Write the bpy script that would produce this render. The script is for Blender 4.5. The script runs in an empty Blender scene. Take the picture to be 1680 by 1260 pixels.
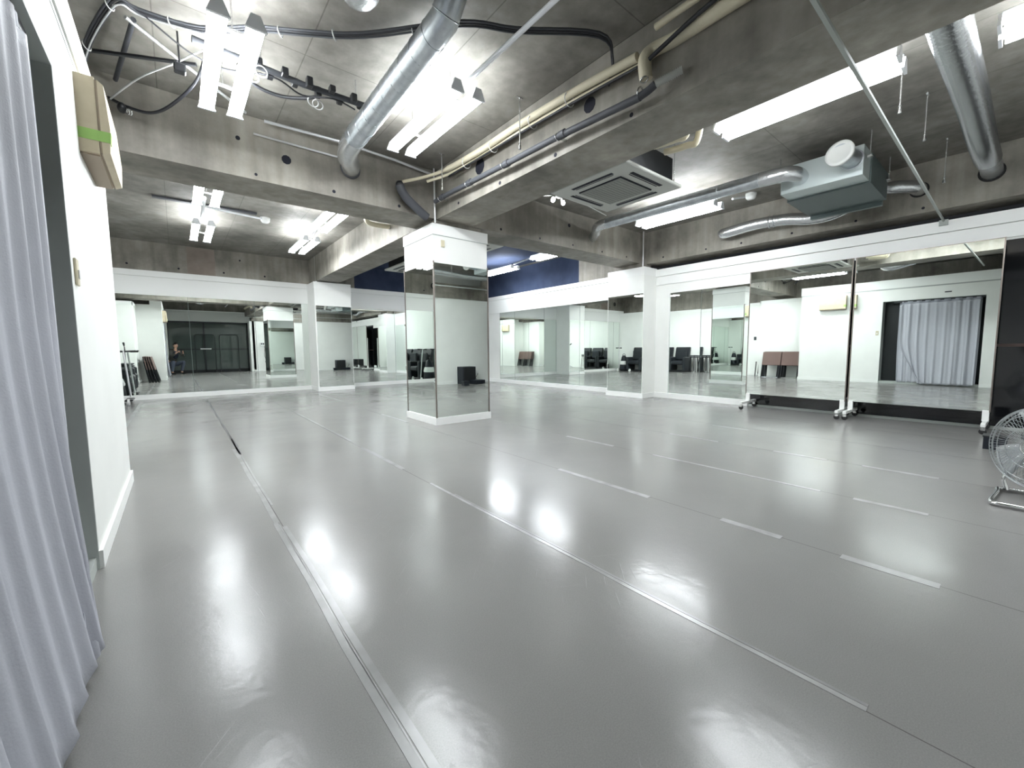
import bpy, math, random
from mathutils import Vector, Matrix
random.seed(7)
SC = bpy.context.scene
COL = SC.collection
PI = math.pi

# ------------------------------------------------------------ materials
def mat(name, color, rough=.5, metal=0., spec=.5, coat=0., emit=None, estr=0., alpha=1., trans=0., ior=1.45, noise=None, bump=None):
    m = bpy.data.materials.new(name); m.use_nodes = True
    nt = m.node_tree; b = nt.nodes['Principled BSDF']
    b.inputs['Base Color'].default_value = (*color, 1)
    b.inputs['Roughness'].default_value = rough
    b.inputs['Metallic'].default_value = metal
    b.inputs['Specular IOR Level'].default_value = spec
    b.inputs['Coat Weight'].default_value = coat
    b.inputs['IOR'].default_value = ior
    b.inputs['Transmission Weight'].default_value = trans
    b.inputs['Alpha'].default_value = alpha
    if emit:
        b.inputs['Emission Color'].default_value = (*emit, 1)
        b.inputs['Emission Strength'].default_value = estr
    tc = nt.nodes.new('ShaderNodeTexCoord')
    if noise:   # (scale, color2, lo, hi)
        n = nt.nodes.new('ShaderNodeTexNoise'); n.inputs['Scale'].default_value = noise[0]; n.inputs['Detail'].default_value = 6
        nt.links.new(tc.outputs['Object'], n.inputs['Vector'])
        r = nt.nodes.new('ShaderNodeValToRGB')
        r.color_ramp.elements[0].position = noise[2]; r.color_ramp.elements[1].position = noise[3]
        r.color_ramp.elements[0].color = (*color, 1); r.color_ramp.elements[1].color = (*noise[1], 1)
        nt.links.new(n.outputs['Fac'], r.inputs['Fac']); nt.links.new(r.outputs['Color'], b.inputs['Base Color'])
    if bump:    # (scale, strength)
        n = nt.nodes.new('ShaderNodeTexNoise'); n.inputs['Scale'].default_value = bump[0]; n.inputs['Detail'].default_value = 4
        nt.links.new(tc.outputs['Object'], n.inputs['Vector'])
        bp = nt.nodes.new('ShaderNodeBump'); bp.inputs['Strength'].default_value = bump[1]; bp.inputs['Distance'].default_value = .01
        nt.links.new(n.outputs['Fac'], bp.inputs['Height']); nt.links.new(bp.outputs['Normal'], b.inputs['Normal'])
    return m

def concrete(name, c1, c2, grid=(.9, 1.8), joint=True):
    m = bpy.data.materials.new(name); m.use_nodes = True
    nt = m.node_tree; L = nt.links.new; N = nt.nodes.new; b = nt.nodes['Principled BSDF']
    b.inputs['Roughness'].default_value = .6
    b.inputs['Specular IOR Level'].default_value = .3
    tc = N('ShaderNodeTexCoord')
    n1 = N('ShaderNodeTexNoise'); n1.inputs['Scale'].default_value = 1.1; n1.inputs['Detail'].default_value = 8; n1.inputs['Roughness'].default_value = .62
    L(tc.outputs['Object'], n1.inputs['Vector'])
    r1 = N('ShaderNodeValToRGB'); r1.color_ramp.elements[0].position = .32; r1.color_ramp.elements[1].position = .7
    r1.color_ramp.elements[0].color = (*c1, 1); r1.color_ramp.elements[1].color = (*c2, 1)
    L(n1.outputs['Fac'], r1.inputs['Fac'])
    mp = N('ShaderNodeMapping'); mp.inputs['Scale'].default_value = (9, 9, .7)
    L(tc.outputs['Object'], mp.inputs['Vector'])
    n2 = N('ShaderNodeTexNoise'); n2.inputs['Scale'].default_value = 1.0; n2.inputs['Detail'].default_value = 5
    L(mp.outputs['Vector'], n2.inputs['Vector'])
    r2 = N('ShaderNodeValToRGB'); r2.color_ramp.elements[0].position = .3; r2.color_ramp.elements[1].position = .75
    r2.color_ramp.elements[0].color = (.72, .7, .67, 1); r2.color_ramp.elements[1].color = (1.15, 1.14, 1.12, 1)
    L(n2.outputs['Fac'], r2.inputs['Fac'])
    mx = N('ShaderNodeMixRGB'); mx.blend_type = 'MULTIPLY'; mx.inputs['Fac'].default_value = .8
    L(r1.outputs['Color'], mx.inputs['Color1']); L(r2.outputs['Color'], mx.inputs['Color2'])
    out = mx.outputs['Color']
    if joint:
        br = N('ShaderNodeTexBrick'); br.offset = .0; br.inputs['Scale'].default_value = 1.
        br.inputs['Brick Width'].default_value = grid[0]; br.inputs['Row Height'].default_value = grid[1]
        br.inputs['Mortar Size'].default_value = .005; br.inputs['Mortar Smooth'].default_value = .3
        br.inputs['Color1'].default_value = (1, 1, 1, 1); br.inputs['Color2'].default_value = (.93, .93, .93, 1); br.inputs['Mortar'].default_value = (.5, .49, .47, 1)
        L(tc.outputs['Object'], br.inputs['Vector'])
        m2 = N('ShaderNodeMixRGB'); m2.blend_type = 'MULTIPLY'; m2.inputs['Fac'].default_value = .8
        L(out, m2.inputs['Color1']); L(br.outputs['Color'], m2.inputs['Color2']); out = m2.outputs['Color']
    L(out, b.inputs['Base Color'])
    bp = N('ShaderNodeBump'); bp.inputs['Strength'].default_value = .25; bp.inputs['Distance'].default_value = .01
    n3 = N('ShaderNodeTexNoise'); n3.inputs['Scale'].default_value = 22; n3.inputs['Detail'].default_value = 6
    L(tc.outputs['Object'], n3.inputs['Vector']); L(n3.outputs['Fac'], bp.inputs['Height']); L(bp.outputs['Normal'], b.inputs['Normal'])
    return m

def floor_material():
    m = bpy.data.materials.new('vinyl_dance_floor'); m.use_nodes = True
    nt = m.node_tree; L = nt.links.new; N = nt.nodes.new; b = nt.nodes['Principled BSDF']
    tc = N('ShaderNodeTexCoord')
    def noise(sc, det, scale=None, rough=.55, dist=0):
        n = N('ShaderNodeTexNoise'); n.inputs['Scale'].default_value = sc; n.inputs['Detail'].default_value = det
        n.inputs['Roughness'].default_value = rough; n.inputs['Distortion'].default_value = dist
        src = tc.outputs['Object']
        if scale:
            mp = N('ShaderNodeMapping'); mp.inputs['Scale'].default_value = scale; L(src, mp.inputs['Vector']); src = mp.outputs['Vector']
        L(src, n.inputs['Vector']); return n.outputs['Fac']
    def ramp(f, a, bb, ca, cb):
        r = N('ShaderNodeValToRGB'); r.color_ramp.elements[0].position = a; r.color_ramp.elements[1].position = bb
        r.color_ramp.elements[0].color = (*ca, 1); r.color_ramp.elements[1].color = (*cb, 1); L(f, r.inputs['Fac']); return r.outputs['Color']
    base = ramp(noise(.8, 5), .3, .75, (.228, .225, .216), (.262, .259, .249))
    spk = ramp(noise(260, 2), .3, .7, (.88, .88, .88), (1.1, 1.1, 1.1))
    mx = N('ShaderNodeMixRGB'); mx.blend_type = 'MULTIPLY'; mx.inputs['Fac'].default_value = .8
    L(base, mx.inputs['Color1']); L(spk, mx.inputs['Color2'])
    # fine pale scuff scratches, gathered in worn patches
    scr = None
    for k, (rot, sx, sy) in enumerate(((.5, 3.0, 95), (-.75, 3.6, 110), (1.45, 3.2, 90), (2.3, 3.4, 100))):
        m1 = N('ShaderNodeMapping'); m1.inputs['Rotation'].default_value = (0, 0, rot); m1.inputs['Location'].default_value = (k * 3.1, k * 7.7, 0)
        m2_ = N('ShaderNodeMapping'); m2_.inputs['Scale'].default_value = (sx, sy, 1)
        L(tc.outputs['Object'], m1.inputs['Vector']); L(m1.outputs['Vector'], m2_.inputs['Vector'])
        n = N('ShaderNodeTexNoise'); n.inputs['Scale'].default_value = 1; n.inputs['Detail'].default_value = 2
        L(m2_.outputs['Vector'], n.inputs['Vector'])
        r = ramp(n.outputs['Fac'], .66, .74, (0, 0, 0), (1, 1, 1))
        if scr is None: scr = r
        else:
            a = N('ShaderNodeMixRGB'); a.blend_type = 'ADD'; a.inputs['Fac'].default_value = 1; L(scr, a.inputs['Color1']); L(r, a.inputs['Color2']); scr = a.outputs['Color']
    patch = ramp(noise(1.5, 3), .50, .66, (0, 0, 0), (1, 1, 1))
    pm = N('ShaderNodeMixRGB'); pm.blend_type = 'MULTIPLY'; pm.inputs['Fac'].default_value = 1; L(scr, pm.inputs['Color1']); L(patch, pm.inputs['Color2'])
    sc2 = N('ShaderNodeMath'); sc2.operation = 'MULTIPLY'; sc2.inputs[1].default_value = .16; sc2.use_clamp = True; L(pm.outputs['Color'], sc2.inputs[0])
    m3 = N('ShaderNodeMixRGB'); m3.inputs['Color2'].default_value = (.42, .42, .41, 1); L(sc2.outputs[0], m3.inputs['Fac']); L(mx.outputs['Color'], m3.inputs['Color1'])
    # seams between the one metre rolls (run along Y at x = n + .41)
    sp = N('ShaderNodeSeparateXYZ'); L(tc.outputs['Object'], sp.inputs['Vector'])
    a1 = N('ShaderNodeMath'); a1.operation = 'ADD'; a1.inputs[1].default_value = 10.09; L(sp.outputs['X'], a1.inputs[0])
    fr = N('ShaderNodeMath'); fr.operation = 'FRACT'; L(a1.outputs[0], fr.inputs[0])
    d1 = N('ShaderNodeMath'); d1.operation = 'SUBTRACT'; d1.inputs[1].default_value = .5; L(fr.outputs[0], d1.inputs[0])
    ab = N('ShaderNodeMath'); ab.operation = 'ABSOLUTE'; L(d1.outputs[0], ab.inputs[0])
    lt = N('ShaderNodeMath'); lt.operation = 'LESS_THAN'; lt.inputs[1].default_value = .0022; L(ab.outputs[0], lt.inputs[0])
    m4 = N('ShaderNodeMixRGB'); m4.inputs['Color2'].default_value = (.12, .115, .11, 1); L(lt.outputs[0], m4.inputs['Fac']); L(m3.outputs['Color'], m4.inputs['Color1'])
    L(m4.outputs['Color'], b.inputs['Base Color'])
    rr = N('ShaderNodeMapRange'); rr.inputs['From Min'].default_value = .35; rr.inputs['From Max'].default_value = .7; rr.inputs['To Min'].default_value = .175; rr.inputs['To Max'].default_value = .255; rr.clamp = True
    L(noise(1.7, 4), rr.inputs['Value']); L(rr.outputs['Result'], b.inputs['Roughness'])
    b.inputs['Specular IOR Level'].default_value = .30
    bp = N('ShaderNodeBump'); bp.inputs['Strength'].default_value = .16; bp.inputs['Distance'].default_value = .004
    hm = N('ShaderNodeMath'); hm.operation = 'MULTIPLY'; hm.inputs[1].default_value = .6; L(pm.outputs['Color'], hm.inputs[0])
    ah = N('ShaderNodeMath'); ah.operation = 'ADD'; L(noise(24, 3), ah.inputs[0]); L(hm.outputs[0], ah.inputs[1]); L(ah.outputs[0], bp.inputs['Height'])
    bp2 = N('ShaderNodeBump'); bp2.inputs['Strength'].default_value = .10; bp2.inputs['Distance'].default_value = .02
    L(noise(2.2, 2), bp2.inputs['Height']); L(bp.outputs['Normal'], bp2.inputs['Normal']); L(bp2.outputs['Normal'], b.inputs['Normal'])
    return m

M = dict(
    white=mat('white_wall_paint', (.86, .87, .84), .45, noise=(2.5, (.82, .83, .80), .35, .7)),
    board=mat('white_board_paint', (.88, .89, .87), .4),
    jamb=mat('grey_jamb_paint', (.40, .43, .41), .6),
    bandgrey=mat('light_grey_paint', (.55, .56, .54), .5),
    reveal=mat('grey_reveal_paint', (.60, .64, .62), .6),
    navy=mat('navy_paint', (.028, .04, .075), .85, spec=.15, noise=(3, (.045, .058, .10), .35, .7)),
    conc=concrete('bare_concrete', (.13, .124, .110), (.31, .30, .275)),
    conc_beam=concrete('cast_concrete_beam', (.125, .118, .102), (.37, .352, .315), joint=False),
    conc_patch=mat('brown_concrete_patch', (.22, .18, .155), .8, noise=(5, (.28, .24, .21), .3, .7)),
    floor=floor_material(),
    mirror=mat('mirror_glass', (.88, .93, .895), .0, 1.),
    mirror_edge=mat('mirror_edge_trim', (.22, .19, .17), .35, .6),
    seam=mat('mirror_seam', (.10, .13, .12), .4),
    steel=mat('polished_steel_edge', (.75, .76, .76), .25, .9),
    galv=mat('galvanised_steel', (.66, .70, .73), .30, .95, noise=(14, (.52, .56, .60), .35, .65)),
    foil=mat('aluminium_flexible_duct', (.74, .76, .78), .27, .95, bump=(30, .35)),
    box=mat('galvanised_sheet_box', (.52, .58, .58), .42, .55),
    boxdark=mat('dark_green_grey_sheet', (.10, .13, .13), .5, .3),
    pvc=mat('grey_pvc_pipe', (.06, .063, .07), .55, spec=.25),
    cream=mat('cream_insulation_tape', (.62, .57, .43), .55, bump=(40, .3)),
    whiteplastic=mat('white_plastic', (.80, .81, .79), .4),
    cassette=mat('cassette_plastic', (.46, .47, .44), .5),
    cassette_grille=mat('cassette_grille', (.24, .25, .23), .6),
    slot=mat('dark_louvre', (.015, .016, .024), .7, spec=.2),
    black=mat('black_plastic', (.012, .013, .015), .4),
    blackcable=mat('black_cable', (.02, .021, .025), .45),
    blackglass=mat('black_glass_panel', (.010, .011, .013), .06, spec=.7),
    darkglass=mat('dark_green_glass', (.06, .075, .07), .04, spec=.7),
    blackmetal=mat('black_metal', (.010, .012, .014), .4, .3),
    rail=mat('brown_strip', (.05, .028, .024), .5),
    lamphouse=mat('white_lamp_housing', (.85, .87, .9), .35),
    tube=mat('lit_fluorescent_tube', (1, 1, 1), .4, emit=(.93, .97, 1.0), estr=62.),
    bulb=mat('lit_spot_bulb', (1, 1, 1), .4, emit=(1, 1, 1), estr=60.),
    curtain=mat('grey_lilac_curtain', (.42, .43, .475), .6, bump=(160, .12)),
    curtaindark=mat('grey_curtain_heading', (.28, .29, .33), .7),
    beige=mat('yellowed_beige_casing', (.56, .49, .36), .5, noise=(12, (.50, .43, .31), .3, .7)),
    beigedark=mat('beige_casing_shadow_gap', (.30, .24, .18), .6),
    green=mat('green_masking_tape', (.30, .50, .14), .6),
    almond=mat('almond_plate', (.58, .53, .38), .5),
    tape=mat('grey_floor_tape', (.33, .33, .325), .22, spec=.6, noise=(6, (.26, .26, .255), .35, .65)),
    tapewhite=mat('pale_floor_tape', (.42, .42, .415), .2, spec=.6, noise=(9, (.30, .30, .295), .35, .7)),
    seamshade=mat('seam_shadow_dark', (.10, .10, .10), .3),
    rubber=mat('black_rubber', (.015, .015, .016), .6),
    chrome=mat('chrome_steel', (.72, .73, .73), .16, 1.),
    cage=mat('silver_fan_wire', (.42, .44, .45), .3, .9),
    blade=mat('clear_fan_blade', (.75, .78, .80), .12, trans=.75, ior=1.3),
    brown=mat('brown_table_top', (.135, .085, .072), .5),
    bluebin=mat('dark_navy_plastic', (.007, .010, .017), .5),
    leather=mat('black_leather', (.018, .022, .027), .38, bump=(18, .3)),
    silver=mat('silver_paint', (.7, .71, .72), .3, .6),
    skin=mat('skin', (.50, .30, .215), .5),
    hair=mat('black_hair', (.012, .01, .009), .5),
    shirt=mat('olive_grey_shirt', (.05, .05, .045), .8),
    vest=mat('dark_navy_cloth', (.012, .018, .035), .8),
    jeans=mat('faded_blue_jeans', (.07, .085, .12), .8),
    shoe=mat('black_shoe', (.012, .012, .014), .5),
    eyew=mat('eye_white', (.7, .7, .68), .3),
    lips=mat('lips', (.38, .15, .13), .5),
    screen=mat('sign_paper', (.75, .76, .75), .5),
    cable_white=mat('white_cable', (.72, .73, .72), .4),
)

# ------------------------------------------------------------ mesh builder
class MB:
    def __init__(s): s.v = []; s.f = []; s.sm = []
    def add(s, vs, fs, smooth=False):
        o = len(s.v); s.v += [tuple(v) for v in vs]
        for f in fs: s.f.append([i + o for i in f]); s.sm.append(smooth)
        return s
    def box(s, x0, x1, y0, y1, z0, z1):
        return s.add([(x0,y0,z0),(x1,y0,z0),(x1,y1,z0),(x0,y1,z0),(x0,y0,z1),(x1,y0,z1),(x1,y1,z1),(x0,y1,z1)],
                     [(0,3,2,1),(4,5,6,7),(0,1,5,4),(1,2,6,5),(2,3,7,6),(3,0,4,7)])
    def bbox(s, x0, x1, y0, y1, z0, z1, b=.006):
        # box with bevelled edges: three interleaved slabs give 24 verts + chamfers
        v = []; idx = {}
        for sx in (0, 1):
            for sy in (0, 1):
                for sz in (0, 1):
                    X, Y, Z = (x0, x1)[sx], (y0, y1)[sy], (z0, z1)[sz]
                    dx, dy, dz = (b, -b)[sx], (b, -b)[sy], (b, -b)[sz]
                    for k, p in enumerate(((X, Y+dy, Z+dz), (X+dx, Y, Z+dz), (X+dx, Y+dy, Z))):
                        idx[(sx, sy, sz, k)] = len(v); v.append(p)
        f = []
        c = lambda sx, sy, sz, k: idx[(sx, sy, sz, k)]
        for q in (0, 1):
            f.append([c(q,0,0,0), c(q,1,0,0), c(q,1,1,0), c(q,0,1,0)])
            f.append([c(0,q,0,1), c(1,q,0,1), c(1,q,1,1), c(0,q,1,1)])
            f.append([c(0,0,q,2), c(1,0,q,2), c(1,1,q,2), c(0,1,q,2)])
        for a in (0, 1):
            for d in (0, 1):
                f.append([c(a,d,0,0), c(a,d,1,0), c(a,d,1,1), c(a,d,0,1)])
                f.append([c(a,0,d,0), c(a,1,d,0), c(a,1,d,2), c(a,0,d,2)])
                f.append([c(0,a,d,1), c(1,a,d,1), c(1,a,d,2), c(0,a,d,2)])
                for e in (0, 1): f.append([c(a,d,e,0), c(a,d,e,1), c(a,d,e,2)])
        return s.add(v, f)
    def tube(s, pts, r, n=12, cap=True, smooth=True, ridge=None):
        pts = [Vector(p) for p in pts]; R = r if isinstance(r, (list, tuple)) else [r] * len(pts)
        ring = []; up = None
        for i, p in enumerate(pts):
            t = (pts[min(i+1, len(pts)-1)] - pts[max(i-1, 0)])
            if t.length < 1e-9: t = Vector((0, 0, 1))
            t.normalize()
            if up is None:
                up = Vector((0, 0, 1)) if abs(t.z) < .9 else Vector((1, 0, 0))
            a = up - t * up.dot(t)
            if a.length < 1e-5: a = Vector((1, 0, 0)) - t * t.x
            a.normalize(); b = t.cross(a); up = a
            ring.append([p + (a * math.cos(2*PI*k/n) + b * math.sin(2*PI*k/n)) * R[i] for k in range(n)])
        v = [q for r_ in ring for q in r_]; f = []
        for i in range(len(pts)-1):
            for k in range(n): f.append((i*n+k, i*n+(k+1) % n, (i+1)*n+(k+1) % n, (i+1)*n+k))
        s.add(v, f, smooth)
        if cap:
            s.add(ring[0], [tuple(range(n))[::-1]]); s.add(ring[-1], [tuple(range(n))])
        return s
    def cyl(s, p, q, r, n=16, r2=None, smooth=True): return s.tube([p, q], [r, r if r2 is None else r2], n, True, smooth)
    def lathe(s, c, prof, n=24, axis='z', smooth=True):
        # prof: [(radius, height)]
        c = Vector(c); v = []
        for (r, h) in prof:
            for k in range(n):
                a = 2*PI*k/n; x, y = r*math.cos(a), r*math.sin(a)
                v.append(c + Vector({'z': (x, y, h), 'x': (h, x, y), 'y': (x, h, y)}[axis]))
        f = [(i*n+k, i*n+(k+1) % n, (i+1)*n+(k+1) % n, (i+1)*n+k) for i in range(len(prof)-1) for k in range(n)]
        return s.add(v, f, smooth)
    def prism(s, poly, h0, h1, axis='y'):
        n = len(poly)
        P = lambda a, b, h: {'y': (a, h, b), 'x': (h, a, b), 'z': (a, b, h)}[axis]
        v = [P(a, b, h0) for a, b in poly] + [P(a, b, h1) for a, b in poly]
        f = [tuple(range(n))[::-1], tuple(range(n, 2*n))] + [(i, (i+1) % n, n+(i+1) % n, n+i) for i in range(n)]
        return s.add(v, f)
    def ball(s, c, r, n=16, m=10):
        c = Vector(c); r = r if isinstance(r, (list, tuple)) else (r, r, r)
        v = [c + Vector((r[0]*math.sin(PI*i/m)*math.cos(2*PI*k/n), r[1]*math.sin(PI*i/m)*math.sin(2*PI*k/n), r[2]*math.cos(PI*i/m))) for i in range(m+1) for k in range(n)]
        f = [(i*n+k, i*n+(k+1) % n, (i+1)*n+(k+1) % n, (i+1)*n+k) for i in range(m) for k in range(n)]
        return s.add(v, f, True)
    def torus(s, c, R, r, normal=(0,0,1), n=40, m=6):
        c = Vector(c); w = Vector(normal).normalized(); a = w.orthogonal().normalized(); b = w.cross(a); v = []
        for i in range(n):
            t = 2*PI*i/n; d = a*math.cos(t) + b*math.sin(t)
            for k in range(m):
                q = 2*PI*k/m; v.append(c + d*(R + r*math.cos(q)) + w*(r*math.sin(q)))
        f = [(i*m+k, ((i+1) % n)*m+k, ((i+1) % n)*m+(k+1) % m, i*m+(k+1) % m) for i in range(n) for k in range(m)]
        return s.add(v, f, True)
    def build(s, name, m, parent=None, fix=True):
        me = bpy.data.meshes.new(name); me.from_pydata(s.v, [], s.f)
        me.materials.append(m if isinstance(m, bpy.types.Material) else M[m])
        me.polygons.foreach_set('use_smooth', s.sm); me.update()
        if fix:
            import bmesh
            bm = bmesh.new(); bm.from_mesh(me); bmesh.ops.recalc_face_normals(bm, faces=bm.faces); bm.to_mesh(me); bm.free()
        o = bpy.data.objects.new(name, me); COL.objects.link(o)
        if parent: o.parent = parent
        return o

def tag(o, label, cat, group=None):
    o['label'] = label; o['category'] = cat
    if group: o['group'] = group
    return o
def thing(name, label, cat, loc=(0, 0, 0), rz=0, group=None):
    o = bpy.data.objects.new(name, None); COL.objects.link(o); o.location = loc; o.rotation_euler = (0, 0, rz)
    o.empty_display_size = .1
    return tag(o, label, cat, group)
def struct(o): o['kind'] = 'structure'; return o
def dup(root, loc=None, rz=None, label=None, group=None):
    r = root.copy(); COL.objects.link(r)
    if loc is not None: r.location = loc
    if rz is not None: r.rotation_euler = (0, 0, rz)
    if label: r['label'] = label
    if group: r['group'] = group
    for ch in list(root.children):
        c = ch.copy(); COL.objects.link(c); c.parent = r
        for g in list(ch.children):
            d = g.copy(); COL.objects.link(d); d.parent = c
    return r
def smooth_path(pts, k=6):
    P = [Vector(p) for p in pts]; out = []
    for i in range(len(P)-1):
        a, b, c, d = P[max(i-1, 0)], P[i], P[i+1], P[min(i+2, len(P)-1)]
        for j in range(k):
            t = j/k
            out.append(.5*((2*b) + (-a+c)*t + (2*a-5*b+4*c-d)*t*t + (-a+3*b-3*c+d)*t**3))
    out.append(P[-1]); return out

# ------------------------------------------------------------ dimensions (metres; X to the mirrored long wall, Y to the far mirror wall)
XR, YB, ZC, ZB = 7.577, 11.5, 3.27, 2.68
XL = -.335
# ------------------------------------------------------------ room shell
struct(MB().box(-1.7, 7.8, -2.2, 11.8, -.1, 0).build('floor', 'floor'))
struct(MB().box(-1.7, 7.8, -2.2, 11.8, ZC, ZC+.15).build('ceiling', 'conc'))
cn = MB().box(3.24, 7.35, 5.4, YB, ZC-.012, ZC); cn.build('ceiling_navy', 'navy')['kind'] = 'structure'
# far wall
struct(MB().box(-1.7, 7.8, YB, YB+.2, 0, ZB).build('wall_back', 'white'))
struct(MB().box(-1.7, 3.84, YB-.03, YB+.2, ZB, ZC).build('wall_back_concrete', 'conc_beam'))
struct(MB().box(3.84, 7.8, YB-.03, YB+.2, ZB, ZC).build('wall_back_navy', 'navy'))
struct(MB().box(.28, .775, YB-.034, YB-.03, ZB+.01, 3.26).build('wall_back_patch', 'conc_patch'))
struct(MB().box(-1.7, XR, YB-.035, YB, 2.56, ZB).box(-1.7, XR, YB-.02, YB, 2.18, 2.55).build('trim_1', 'board'))
struct(MB().box(-1.7, 2.649, YB-.045, YB, 0, .1).box(3.51, XR, YB-.045, YB, 0, .1).build('baseboard_back', 'board'))
# long mirrored wall
struct(MB().box(XR, XR+.2, -.9, YB+.2, 0, 2.56).build('wall_right', 'white'))
struct(MB().box(XR-.04, XR, -.7, 4.66, 2.42, 2.56).box(XR-.02, XR, -.7, 4.66, 2.25, 2.41).box(XR-.04, XR, 5.53, YB, 2.47, 2.575).box(XR-.02, XR, 5.53, YB, 2.08, 2.46).build('trim_2', 'board'))
struct(MB().box(XR-.02, XR+.2, 5.4, 6.72, 2.575, ZC).build('wall_right_concrete', 'conc_beam'))
struct(MB().box(XR-.02, XR+.2, 6.72, YB, 2.575, ZC).build('wall_right_navy', 'navy'))
struct(MB().box(XR-.045, XR, 2.86, 4.66, 0, .1).box(XR-.045, XR, 5.53, YB, 0, .1).build('baseboard_right', 'board'))
# dark glass sliding door in the long wall, behind the mirrors on wheels
d = struct(MB().box(XR-.02, XR, -.7, 2.85, .035, 2.22).build('door_1', 'blackglass'))
MB().box(XR-.035, XR-.02, -.7, 2.85, .985, 1.02).build('rail', 'rail', d)  # narrow brown strip across the dark panel at mid height
MB().box(XR-.04, XR-.005, -.7, 2.85, 0, .035).build('sill', 'jamb', d)
# left wall with its doorway
lw = MB().box(XL-.3, XL, 2.62, 4.27, 0, 2.6).box(XL-.3, XL, -1.3, .78, 0, 2.6).box(XL-.3, XL, .78, 2.62, 2.2, 2.6)
struct(lw.build('wall_left', 'white'))
struct(MB().box(XL-.3, XL+.012, -1.3, 4.28, 2.53, 2.76).build('trim_3', 'board'))
struct(MB().box(XL, XL+.003, -1.3, 4.27, 2.50, 2.53).build('trim_shade_line', 'jamb'))  # grey strip paints the shading line below the top board
struct(MB().box(XL-.005, XL+.014, 2.62, 4.285, 0, .085).box(XL-.005, XL+.014, -1.3, .78, 0, .085).build('baseboard_left', 'board'))
jb = MB().box(XL-.31, XL-.001, 2.615, 2.622, 0, 2.2).box(XL-.31, XL-.001, .778, .785, 0, 2.2).box(XL-.31, XL-.001, .78, 2.62, 2.192, 2.2)
struct(jb.build('trim_5', 'reveal'))
struct(MB().box(XL-.32, XL-.28, .40, 2.70, 0, 2.25).build('door_2', 'blackmetal'))
struct(MB().box(XL-.3, XL-.01, .78, 2.62, 0, .06).build('trim_6', 'jamb'))
# recess beyond the left wall
struct(MB().box(-1.7, -1.0, 4.0, 5.64, 0, 2.56).box(-1.0, XL-.3, 4.0, 4.26, 0, 2.6).box(-1.7, -1.45, 5.64, YB, 0, 2.56).build('wall_recess', 'white'))
struct(MB().box(-1.45, -1.425, 5.64, YB, 2.46, 2.56).box(-1.0, -.98, 4.27, 5.66, 2.46, 2.56).box(-1.45, -.98, 5.64, 5.66, 2.46, 2.56).build('trim_7', 'board'))
struct(MB().box(-1.45, -1.43, 5.66, YB, 0, .085).box(-1.0, -.985, 4.27, 5.655, 0, .085).box(-1.45, -.985, 5.64, 5.655, 0, .085).build('baseboard_recess', 'board'))
struct(MB().box(-1.9, -1.7, -2.2, 11.8, 0, ZC).build('wall_outer', 'conc_beam'))
# wall behind the photographer
struct(MB().box(2.9, 7.8, -.9, -.7, 0, 2.45).build('wall_front', 'white'))
struct(MB().box(2.9, 7.8, -.93, -.68, 2.45, 2.86).build('wall_front_soffit', 'conc_beam'))
struct(MB().box(-1.7, 2.9, -1.55, -1.42, 2.45, ZC).build('wall_front_concrete', 'conc_beam'))
struct(MB().box(-.34, 2.9, -1.42, -1.3, 2.40, 2.87).build('wall_front_band', 'bandgrey'))
struct(MB().box(-.34, 2.9, -1.44, -1.27, 2.87, 2.90).build('trim_9', 'board'))
struct(MB().box(2.8, 3.0, -1.5, -.7, 0, 2.45).box(3.0, 7.8, -2.2, -1.5, 0, ZC).build('wall_front_return', 'white'))
struct(MB().box(-1.7, -.3, -1.5, -1.3, 0, 2.5).build('wall_front_end', 'white'))
struct(MB().box(2.9, XR-.05, -.7, -.685, 0, .085).build('baseboard_front', 'board'))
w = struct(MB().box(-.30, 2.80, -1.42, -1.40, .12, 2.38).build('window_1', 'darkglass'))
wf = MB()
for x0, x1 in ((-.33, -.25), (1.0, 1.06), (2.74, 2.82)): wf.box(x0, x1, -1.43, -1.35, 0, 2.42)
wf.box(-.33, 2.82, -1.43, -1.35, 2.32, 2.42).box(-.33, 2.82, -1.43, -1.35, 0, .14).box(-.33, 2.82, -1.42, -1.37, 1.08, 1.12)
wf.build('window_frame', 'blackmetal', w)
MB().bbox(.86, 1.28, -1.37, -1.34, 1.095, 1.14, .004).build('handle', 'whiteplastic', w)

# concrete beams
def beam(name, *b):
    mb = MB()
    for q in b: mb.box(*q)
    o = mb.build(name, 'conc_beam'); return struct(o)
bA = beam('ceiling_beam_long', (2.703, 3.239, -2.0, YB, ZB, ZC-.001))
bB = beam('ceiling_beam_cross', (-1.7, 2.703, 4.833, 5.396, ZB, ZC-.001), (3.239, 7.6, 4.833, 5.396, ZB, ZC-.001))
bC = beam('ceiling_beam_edge', (7.33, 7.8, -.9, 4.833, ZB-.02, ZC-.001))
def hole(beam_, face, a, z, r=.016):
    mb = MB()
    if face[0] == 'y': mb.cyl((a, face[1]+.002, z), (a, face[1]-.003, z), r, 10)
    else: mb.cyl((face[1]+.002, a, z), (face[1]-.003, a, z), r, 10)
    mb.build('tie_hole', 'slot', beam_)
for a, z, r in ((.571, 3.034, .02), (.982, 2.945, .045), (.705, 2.731, .014), (1.437, 2.736, .018), (2.191, 2.737, .018), (3.748, 2.734, .018), (4.521, 2.729, .016), (5.187, 3.043, .03), (5.279, 2.74, .016), (6.054, 2.738, .016), (6.788, 2.745, .016)):
    hole(bB, ('y', 4.833), a, z, r)
for a, z, r in ((4.303, 2.738, .016), (3.493, 2.72, .018), (2.686, 2.712, .018), (1.9, 2.715, .016), (3.851, 3.004, .085), (2.3, 2.961, .06)):
    hole(bA, ('x', 2.703), a, z, r)
for a, z in ((4.385, 2.735), (3.564, 2.729), (2.978, 2.717), (2.257, 2.718), (1.5, 2.717), (.843, 2.716)):
    hole(bC, ('x', 7.33), a, z)
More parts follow.
